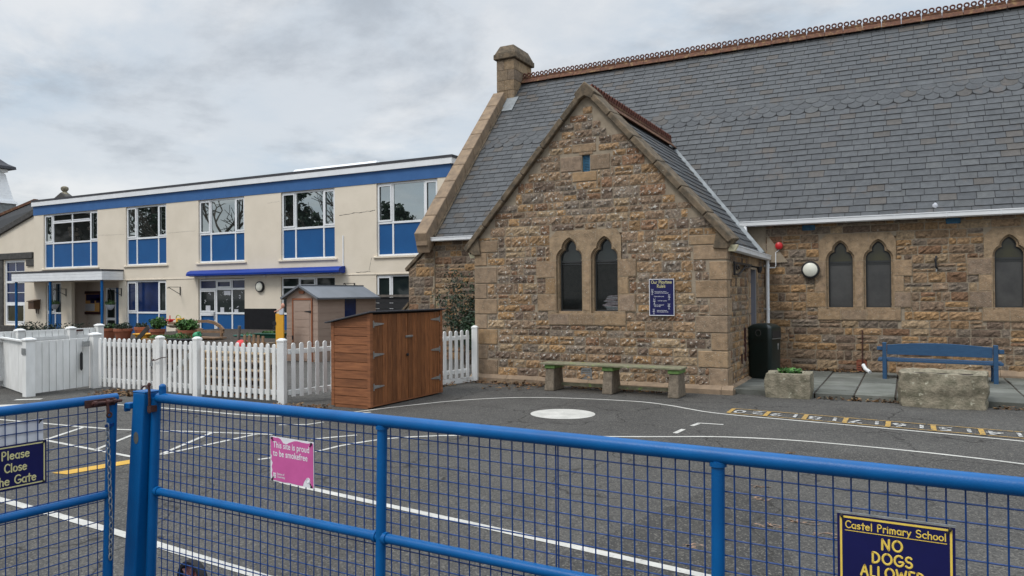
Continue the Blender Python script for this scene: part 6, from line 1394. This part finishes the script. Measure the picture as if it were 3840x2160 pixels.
# ------------------------------------------------------------------ foreground gates
GA = Vector((-3.23, 2.45, 0)); GD_ = Vector((3.49, -.17, 0)).normalized(); GN = Vector((GD_.y, -GD_.x, 0))   # GN: towards the camera
def gp(s, z, d=0.0): p = GA + GD_ * s - GN * d; return (p.x, p.y, z)      # d > 0: behind the gate
rg = thing('mesh_gate', 'long closed blue tubular gate leaf of wire mesh with pink and navy signs', 'gate', tuple(GA + GD_ * 1.75))
b = MB(); b.tube([gp(-.03, 1.1), gp(4.2, 1.1)], .0245, 18); b.build('top_rail', M['gate_blue'], rg, smooth=True)
b = MB(); b.tube([gp(-.05, 1.10), gp(-.10, .22), gp(-.107, .06)], .0235, 16); b.build('end_stile', M['gate_blue'], rg, smooth=True)
for s0, s1 in ((1.392, 1.366), (2.717, 2.708), (4.18, 4.18)):
    b = MB(); b.tube([gp(s0, 1.085), gp(s1, .06)], .0205, 16); b.tube([gp(s0, 1.082), gp(s0, 1.068)], .026, 14); b.build('upright', M['gate_blue'], rg, smooth=True)
for s0, s1 in ((-.065, 1.38), (1.38, 2.712), (2.712, 4.18)):
    b = MB(); b.tube([gp(s0, .640), gp(s1, .640)], .0195, 14)
    for s, q in ((s0, 1), (s1, -1)): b.tube([gp(s + q * .018, .64), gp(s + q * .034, .64)], .0245, 12)
    b.build('mid_rail', M['gate_blue'], rg, smooth=True)
b = MB(); b.tube([gp(-.107, .08), gp(4.18, .08)], .0215, 12); b.build('bottom_rail', M['gate_blue'], rg, smooth=True)
b = MB(); s = -.055; k = 0
while s < 4.17:
    w0 = rng.uniform(-.0015, .0015); b.tube([gp(s + w0, 1.085, .012), gp(s - w0 - .03 * max(0, 1 - s / 1.4), .085, .012)], .0025, 6); s += .0462; k += 1
b.tube([gp(2.1555, 1.085, .010), gp(2.153, .085, .010)], .0025, 6)
z = 1.037; 
while z > .09: 
    zz = z + rng.uniform(-.0015, .0015); b.tube([gp(-.06, zz, .0155), gp(1.4, zz + .002, .0155), gp(4.17, zz - .002, .0155)], .0025, 6); z -= .0487
b.build('wire_mesh', M['wire_blue'], rg, smooth=True)
b = MB(); b.tube([gp(.0, 1.115, .0), gp(.0, 1.15, .0)], .017, 12); b.blob(gp(.0, 1.155), (.017, .017, .016), 12, 8); b.build('hinge_lug', M['gate_blue'], rg, smooth=True)
wh = MB(); c0 = Vector(gp(.085, .198, .10)); Y2 = GN
def disc(b, prof, n=28):
    vs = []; 
    for r_, h in prof:
        for j in range(n): a = 2 * math.pi * j / n; vs.append(c0 + GD_ * (r_ * math.cos(a)) + Vector((0, 0, r_ * math.sin(a))) + GN * h)
    m = len(prof); b.add(vs, [(i * n + j, i * n + (j + 1) % n, (i + 1) * n + (j + 1) % n, (i + 1) * n + j) for i in range(m - 1) for j in range(n)])
disc(wh, [(.068, -.02), (.092, -.02), (.098, -.005), (.098, .012), (.092, .022), (.076, .024), (.070, .012), (.068, -.02)])
who = wh.build('castor_wheel', M['rubber'], rg, smooth=True)
wh = MB(); disc(wh, [(.001, -.004), (.071, -.004), (.071, .004), (.001, .004)])
for k in range(6): a = k * math.pi / 3 + .3; wh.tube([c0 + GN * .01, c0 + GN * .012 + GD_ * (.07 * math.cos(a)) + Vector((0, 0, .07 * math.sin(a)))], .009, 6)
wh.build('rim', M['wheel_rim'], who)
b = MB(); b.bar(gp(.085, .215, .05), gp(.085, .10, .03), .03, .012); b.bar(gp(.085, .215, .08), gp(.085, .215, .0), .015, .015); b.build('castor_fork', M['black_metal'], rg)
# square gate post
gpz = thing('gate_post', 'leaning square blue steel gate post with a worn patch between the two gates', 'post', (-3.41, 2.44, 0))
def qpost(xc, yc, z, h): return [(xc - h, yc - h, z), (xc + h, yc - h, z), (xc + h, yc + h, z), (xc - h, yc + h, z)]
b = MB(); b.hexa(qpost(-3.437, 2.44, -.02, .044) + qpost(-3.335, 2.44, 1.128, .044)); b.build('shaft', M['gate_blue'], gpz, bevel=.007, seg=2)
b = MB(); b.hexa(qpost(-3.335, 2.44, 1.126, .046) + qpost(-3.335, 2.44, 1.134, .045)); b.build('cap', M['gate_blue'], gpz, bevel=.003)
b = MB(); b.prism([(-3.355 + .018 * math.cos(t), 2.3945, .905 + .030 * math.sin(t)) for t in [k * .52 for k in range(12)]], (0, .003, 0)); 
M['worn_primer'] = mat('worn_primer', (.10, .10, .085), (.07, .085, .10), 60, .8); b.build('worn_patch', M['worn_primer'], gpz)
b = MB(); b.box(-3.425, -3.385, 2.38, 2.42, 1.045, 1.075); b.box(-3.435, -3.418, 2.385, 2.415, 1.03, 1.07); b.build('keeper', M['gate_blue'], gpz, bevel=.004)
b = MB(); b.tube([(-3.275, 2.41, 1.165), (-3.272, 2.41, 1.03)], .0062, 8); b.blob((-3.275, 2.41, 1.168), (.009, .009, .011), 10, 6); b.tube([(-3.305 + .028 * math.cos(t), 2.41, 1.135 + .025 * math.sin(t)) for t in [k * .35 for k in range(9)]], .0045, 6); b.box(-3.283, -3.258, 2.405, 2.44, 1.035, 1.065); b.build('hinge_pin', M['rust'], gpz, smooth=False)
# left gate leaf, standing open towards the camera
LA = Vector((-3.47, 2.32, 0)); LD = Vector((-.04, -.47, 0)).normalized(); LN = Vector((-LD.y, LD.x, 0))   # LN: towards the camera side (+x)
def lp_(s, z, d=0.0): p = LA + LD * s - LN * d; return (p.x, p.y, z)
lg = thing('mesh_gate', 'short blue tubular gate leaf with wire mesh standing open at the left edge', 'gate', tuple(LA + LD * .6))
LEND = 1.25
b = MB(); b.tube([lp_(-.05, 1.1), lp_(LEND, 1.1)], .0225, 16); b.build('top_rail', M['gate_blue'], lg, smooth=True)
b = MB(); b.tube([lp_(-.029, 1.105), lp_(-.002, .24), lp_(.003, .06)], .0235, 16); b.build('end_stile', M['gate_blue'], lg, smooth=True)
b = MB(); b.tube([lp_(LEND, 1.1), lp_(LEND, .06)], .0225, 14); b.build('end_stile', M['gate_blue'], lg, smooth=True)
for z in (.632, .08):
    b = MB(); b.tube([lp_(.0, z), lp_(LEND, z)], .0195, 14); b.build('mid_rail' if z > .3 else 'bottom_rail', M['gate_blue'], lg, smooth=True)
b = MB(); s = .04
while s < LEND: b.tube([lp_(s, 1.085, .012), lp_(s, .085, .012)], .0025, 6); s += .0447
z = 1.040
while z > .09: b.tube([lp_(.0, z, .0155), lp_(LEND, z, .0155)], .0025, 6); z -= .0487
b.build('wire_mesh', M['wire_blue'], lg, smooth=True)
b = MB(); b.hexa([lp_(.118, 1.068, -.026), lp_(-.03, 1.068, -.026), lp_(-.03, 1.068, -.022), lp_(.118, 1.068, -.022), lp_(.118, 1.106, -.026), lp_(-.03, 1.106, -.026), lp_(-.03, 1.106, -.022), lp_(.118, 1.106, -.022)])
bo_ = b.build('bolt_plate', M['rust'], lg, bevel=.002)
b = MB(); b.tube([lp_(.09, 1.088, -.036), lp_(-.055, 1.088, -.036)], .0075, 10)
for s in (.075, .015, -.02): b.tube([lp_(s + .008, 1.088, -.036), lp_(s - .008, 1.088, -.036)], .0125, 10)
b.tube([lp_(.018, 1.085, -.04), lp_(.017, 1.05, -.044), lp_(.018, 1.035, -.046)], .007, 8); b.tube([lp_(.012 + .011 * math.cos(t), 1.026 + .011 * math.sin(t), -.046) for t in [k * .63 for k in range(10)]], .005, 6, closed=True); b.build('bolt', M['rust'], bo_)
chn = thing('steel_chain', 'galvanised chain hanging from the free end of the open gate leaf', 'chain', lp_(.005, .97, -.03))
b = MB(); P = [(.014, .968), (.012, .90), (.006, .80), (.004, .70), (.0, .60), (-.003, .50), (.0, .41), (.001, .335)]; nl = 24
for k in range(nl):
    t = k / (nl - 1) * (len(P) - 1); i = min(int(t), len(P) - 2); f_ = t - i; s = P[i][0] * (1 - f_) + P[i + 1][0] * f_; z = P[i][1] * (1 - f_) + P[i + 1][1] * f_
    hw, hh = .0075, .017; pts_ = []
    for j in range(10):
        a = 2 * math.pi * j / 10; u_, v_ = hw * math.cos(a), hh * math.sin(a)
        pts_.append(lp_(s + (u_ if k % 2 else u_ * .3), z + v_, -.032 + (0 if k % 2 else u_)))
    b.tube(pts_, .0032, 6, closed=True)
b.build('links', M['galv'], chn, smooth=True)
b = MB(); b.bar(lp_(-.02, .975, -.02), lp_(.022, .972, -.034), .014, .012); b.build('hook', M['wire_blue'], chn)

# signs on the gates
def sign(name, label, fn, hw, hh, board, border, t=.0025, frame=True, cat='sign'):
    o = thing(name, label, cat, fn(0, 0, 0)); b = MB()
    b.hexa([fn(-hw, -hh, t), fn(hw, -hh, t), fn(hw, -hh, 0), fn(-hw, -hh, 0), fn(-hw, hh, t), fn(hw, hh, t), fn(hw, hh, 0), fn(-hw, hh, 0)]); b.build('board', board, o)
    if border:
        b = MB(); e, wd = .007, .0055
        for q in ((-hw + e, hw - e, hh - e - wd, hh - e), (-hw + e, hw - e, -hh + e, -hh + e + wd), (-hw + e, -hw + e + wd, -hh + e + wd, hh - e - wd), (hw - e - wd, hw - e, -hh + e + wd, hh - e - wd)):
            b.hexa([fn(q[0], q[2], 0), fn(q[1], q[2], 0), fn(q[1], q[2], -.0008), fn(q[0], q[2], -.0008), fn(q[0], q[3], 0), fn(q[1], q[3], 0), fn(q[1], q[3], -.0008), fn(q[0], q[3], -.0008)])
        b.build('border', border, o)
    b = MB()
    for sx_ in (-1, 1):
        for sz in (-1, 1): c = Vector(fn(sx_ * (hw - .012), sz * (hh - .007), -.003)); b.blob(c, (.0045, .0045, .006), 8, 5); b.bar(c, Vector(fn(sx_ * (hw - .020), sz * (hh - .02) + .0, -.003)), .003, .003)
    b.build('cable_tie', M['black_metal'], o)
    return o
nfn = lambda s, z, d: gp(3.196 + s, .842 + z, -.010 + d)
nd = sign('no_dogs_sign', 'navy sign with yellow border and yellow no dogs lettering wired to the long gate', nfn, .143, .136, M['sign_navy'], M['sign_yellow'])
b = MB(); letters(b, 'Castel Primary School', .0190, .0031, nfn, .001, .0965, .06, .246)
q0, q1 = nfn(-.123, .0895, -.001), nfn(.124, .0895, -.001); b.bar(q0, q1, .0012, .0016); b.build('school_name', M['sign_yellow'], nd)
for tx, wd_, zz in (('NO', .056, .050), ('DOGS', .104, .011), ('ALLOWED', .160, -.028)):
    b = MB(); letters(b, tx, .0280, .0056, nfn, -.004, zz, .14, wd_); b.build('lettering', M['sign_yellow'], nd)
M['alu'] = M['galv']; b = MB(); b.hexa([nfn(-.145, .1345, .004), nfn(.145, .1345, .004), nfn(.145, .1345, -.001), nfn(-.145, .1345, -.001), nfn(-.145, .140, .004), nfn(.145, .140, .004), nfn(.145, .140, -.001), nfn(-.145, .140, -.001)]); b.build('top_edge', M['alu'], nd)
cfn = lambda s, z, d: (lambda p: p)(lp_(.407 - s, .851 + z, -.006 + d))
cs = sign('close_gate_sign', 'navy sign with cream border asking to close the gate on the open left leaf', cfn, .127, .098, M['sign_navy'], M['sign_cream'])
for tx, wd_, zz in (('Please', .117, .035), ('Close', .094, -.021), ('the Gate', .172, -.076)):
    b = MB(); letters(b, tx, .036, .0058, cfn, 0, zz, .08, wd_); b.build('lettering', M['sign_cream'], cs)
wfn = lambda s, z, d: lp_(.42 - s, .985 + z, .022 + d)
ws = sign('white_notice', 'plain white notice tied behind the mesh above the close the gate sign', wfn, .14, .058, M['sign_white'], None)
pfn = lambda s, z, d: gp(.893 + s, .886 + z - s * .02, -.006 + d)
ps = sign('smokefree_sign', 'torn pink smokefree sign wired to the left part of the long gate', pfn, .130, .097, M['sign_white'], None)
b = MB(); hw, hh = .128, .0955
def edge(n, a, bb_, amp): return [(a[0] + (bb_[0] - a[0]) * k / n + rng.uniform(-amp, amp), a[1] + (bb_[1] - a[1]) * k / n + rng.uniform(-amp, amp)) for k in range(1, n)]
poly = [(-hw + .006, -hh + .030)] + [(-hw + .012, -hh + .004), (-.09, -hh + .003)] + edge(6, (-.09, -hh + .003), (.06, -hh + .002), .002) + [(.066, -hh + .002), (.074, -.075), (.088, -.058), (.102, -.056), (.110, -.070), (.112, -hh + .001), (hw, -hh + .001), (hw, hh - .004)] + edge(8, (hw, hh - .004), (.0, hh - .006), .003) + [(-.015, hh - .016), (-.028, hh - .024), (-.05, hh - .022), (-.066, hh - .006)] + edge(5, (-.07, hh - .002), (-hw, hh - .001), .002) + [(-hw, hh - .003), (-hw + .001, .02), (-hw + .007, .012), (-hw + .003, -.004), (-hw + .012, -.018), (-hw + .006, -.035), (-hw + .010, -.05)]
plate(b, poly, [], .0006, lambda x, z, d: pfn(x, z, d - .0008)); b.build('pink_print', M['sign_pink'], ps)
b = MB(); text(b, 'This site is proud', .038, lambda x, y, d: pfn(-.112 + x * .80, .050 + y, -.0014), 'LEFT', 0.0, 1.02, .0005); text(b, 'to be smokefree', .038, lambda x, y, d: pfn(-.112 + x * .80, .014 + y, -.0014), 'LEFT', 0.0, 1.02, .0005)
b.build('headline', M['sign_white'], ps); b = MB()
text(b, 'States of\nGuernsey', .0125, lambda x, y, d: pfn(-.088 + x, -.066 + y, -.0014), 'LEFT', 0.0, 1.0, .0002)
for i in range(3):
    for j in range(3): u_, v_ = -.112 + i * .006, -.082 + j * .008; b.quad(pfn(u_, v_, -.0014), pfn(u_ + .005, v_, -.0014), pfn(u_ + .005, v_ + .0065, -.0014), pfn(u_, v_ + .0065, -.0014))
b.build('crest', M['sign_white'], ps); b = MB()
b.tube([pfn(.098 + .010 * math.cos(t), -.066 + .010 * math.sin(t), -.0012) for t in [k * .45 for k in range(14)]], .0014, 5, closed=True); b.tube([pfn(.091, -.059, -.0012), pfn(.105, -.073, -.0012)], .0014, 5)
b.build('no_smoking_mark', M['sign_white'], ps)

# ------------------------------------------------------------------ trees behind the camera (seen as reflections in the upper windows)
def bare_tree(x, y, h, label):
    t = thing('bare_tree', label, 'tree', (x, y, 0), 0, 'trees across the road')
    b = MB(); tr_ = MB()
    def grow(p, d, l, r, k):
        q = p + d * l; (tr_ if k == 0 else b).tube([p, p.lerp(q, .5) + Vector((rng.gauss(0, .04), rng.gauss(0, .04), 0)) * l, q], [r, r * .85, r * .68], 7 if k < 2 else 4, caps=False)
        if k >= 5: return
        for j in range(3 if k < 4 else 2):
            dd = (d + Vector((rng.gauss(0, .48), rng.gauss(0, .48), rng.gauss(.08, .3)))).normalized(); grow(q if j else p.lerp(q, .75), dd, l * rng.uniform(.62, .82), r * .62, k + 1)
    grow(Vector((x, y, 0)), Vector((0, 0, 1)), h * .26, h * .022, 0)
    tr_.build('trunk', M['bark'], t); b.build('branches', M['bark'], t)
def evergreen(x, y, h, wd, label):
    t = thing('evergreen_tree', label, 'tree', (x, y, 0), 0, 'trees across the road')
    b = MB(); b.tube([(x, y, 0), (x + .2, y, h * .5), (x, y, h * .92)], [.3, .2, .05], 8)
    for k in range(14):
        z = h * rng.uniform(.3, .85); a = rng.uniform(0, 6.28); rr_ = wd * .4 * (1.1 - z / h); b.tube([(x, y, z), (x + rr_ * math.cos(a), y + rr_ * math.sin(a), z + .3)], [.07, .02], 5)
    b.build('trunk', M['bark'], t)
    b = MB()
    for k in range(46):
        z = h * (.18 + .8 * rng.random() ** .9); rr_ = wd * .5 * math.sqrt(max(.05, 1 - ((z / h - .42) / .6) ** 2)); a = rng.uniform(0, 6.28); q = rr_ * math.sqrt(rng.random()) * .9
        foliage(b, (x + q * math.cos(a), y + q * math.sin(a), z), (wd * .16, wd * .16, h * .075), 110, .42, [(.02, .045, .018), (.03, .06, .022), (.014, .03, .014)], shell=.3, w=.6)
    b.build('crown', M['leaf'], t)
evergreen(-66, -1, 15, 9, 'tallest dense evergreen tree farthest across the road')
evergreen(-55.5, -1, 13.5, 8.5, 'tall dense evergreen tree second farthest across the road')
bare_tree(-48, 0, 14, 'tallest bare winter tree between the dark evergreens')
bare_tree(-44.5, -2, 12.5, 'bare winter tree with twin limbs left of the rounded evergreen')
evergreen(-39.5, -0.5, 9.8, 5.5, 'rounded evergreen tree halfway along the row')
bare_tree(-36, -1, 12, 'bare winter tree right of the rounded evergreen')
evergreen(-30.5, -0.5, 7.4, 4.6, 'small rounded evergreen tree near the gate')
bare_tree(-28, -1, 10, 'slender bare winter tree behind the small evergreen')
bare_tree(-25.5, -1.5, 9.5, 'bare winter tree closest to the gate')
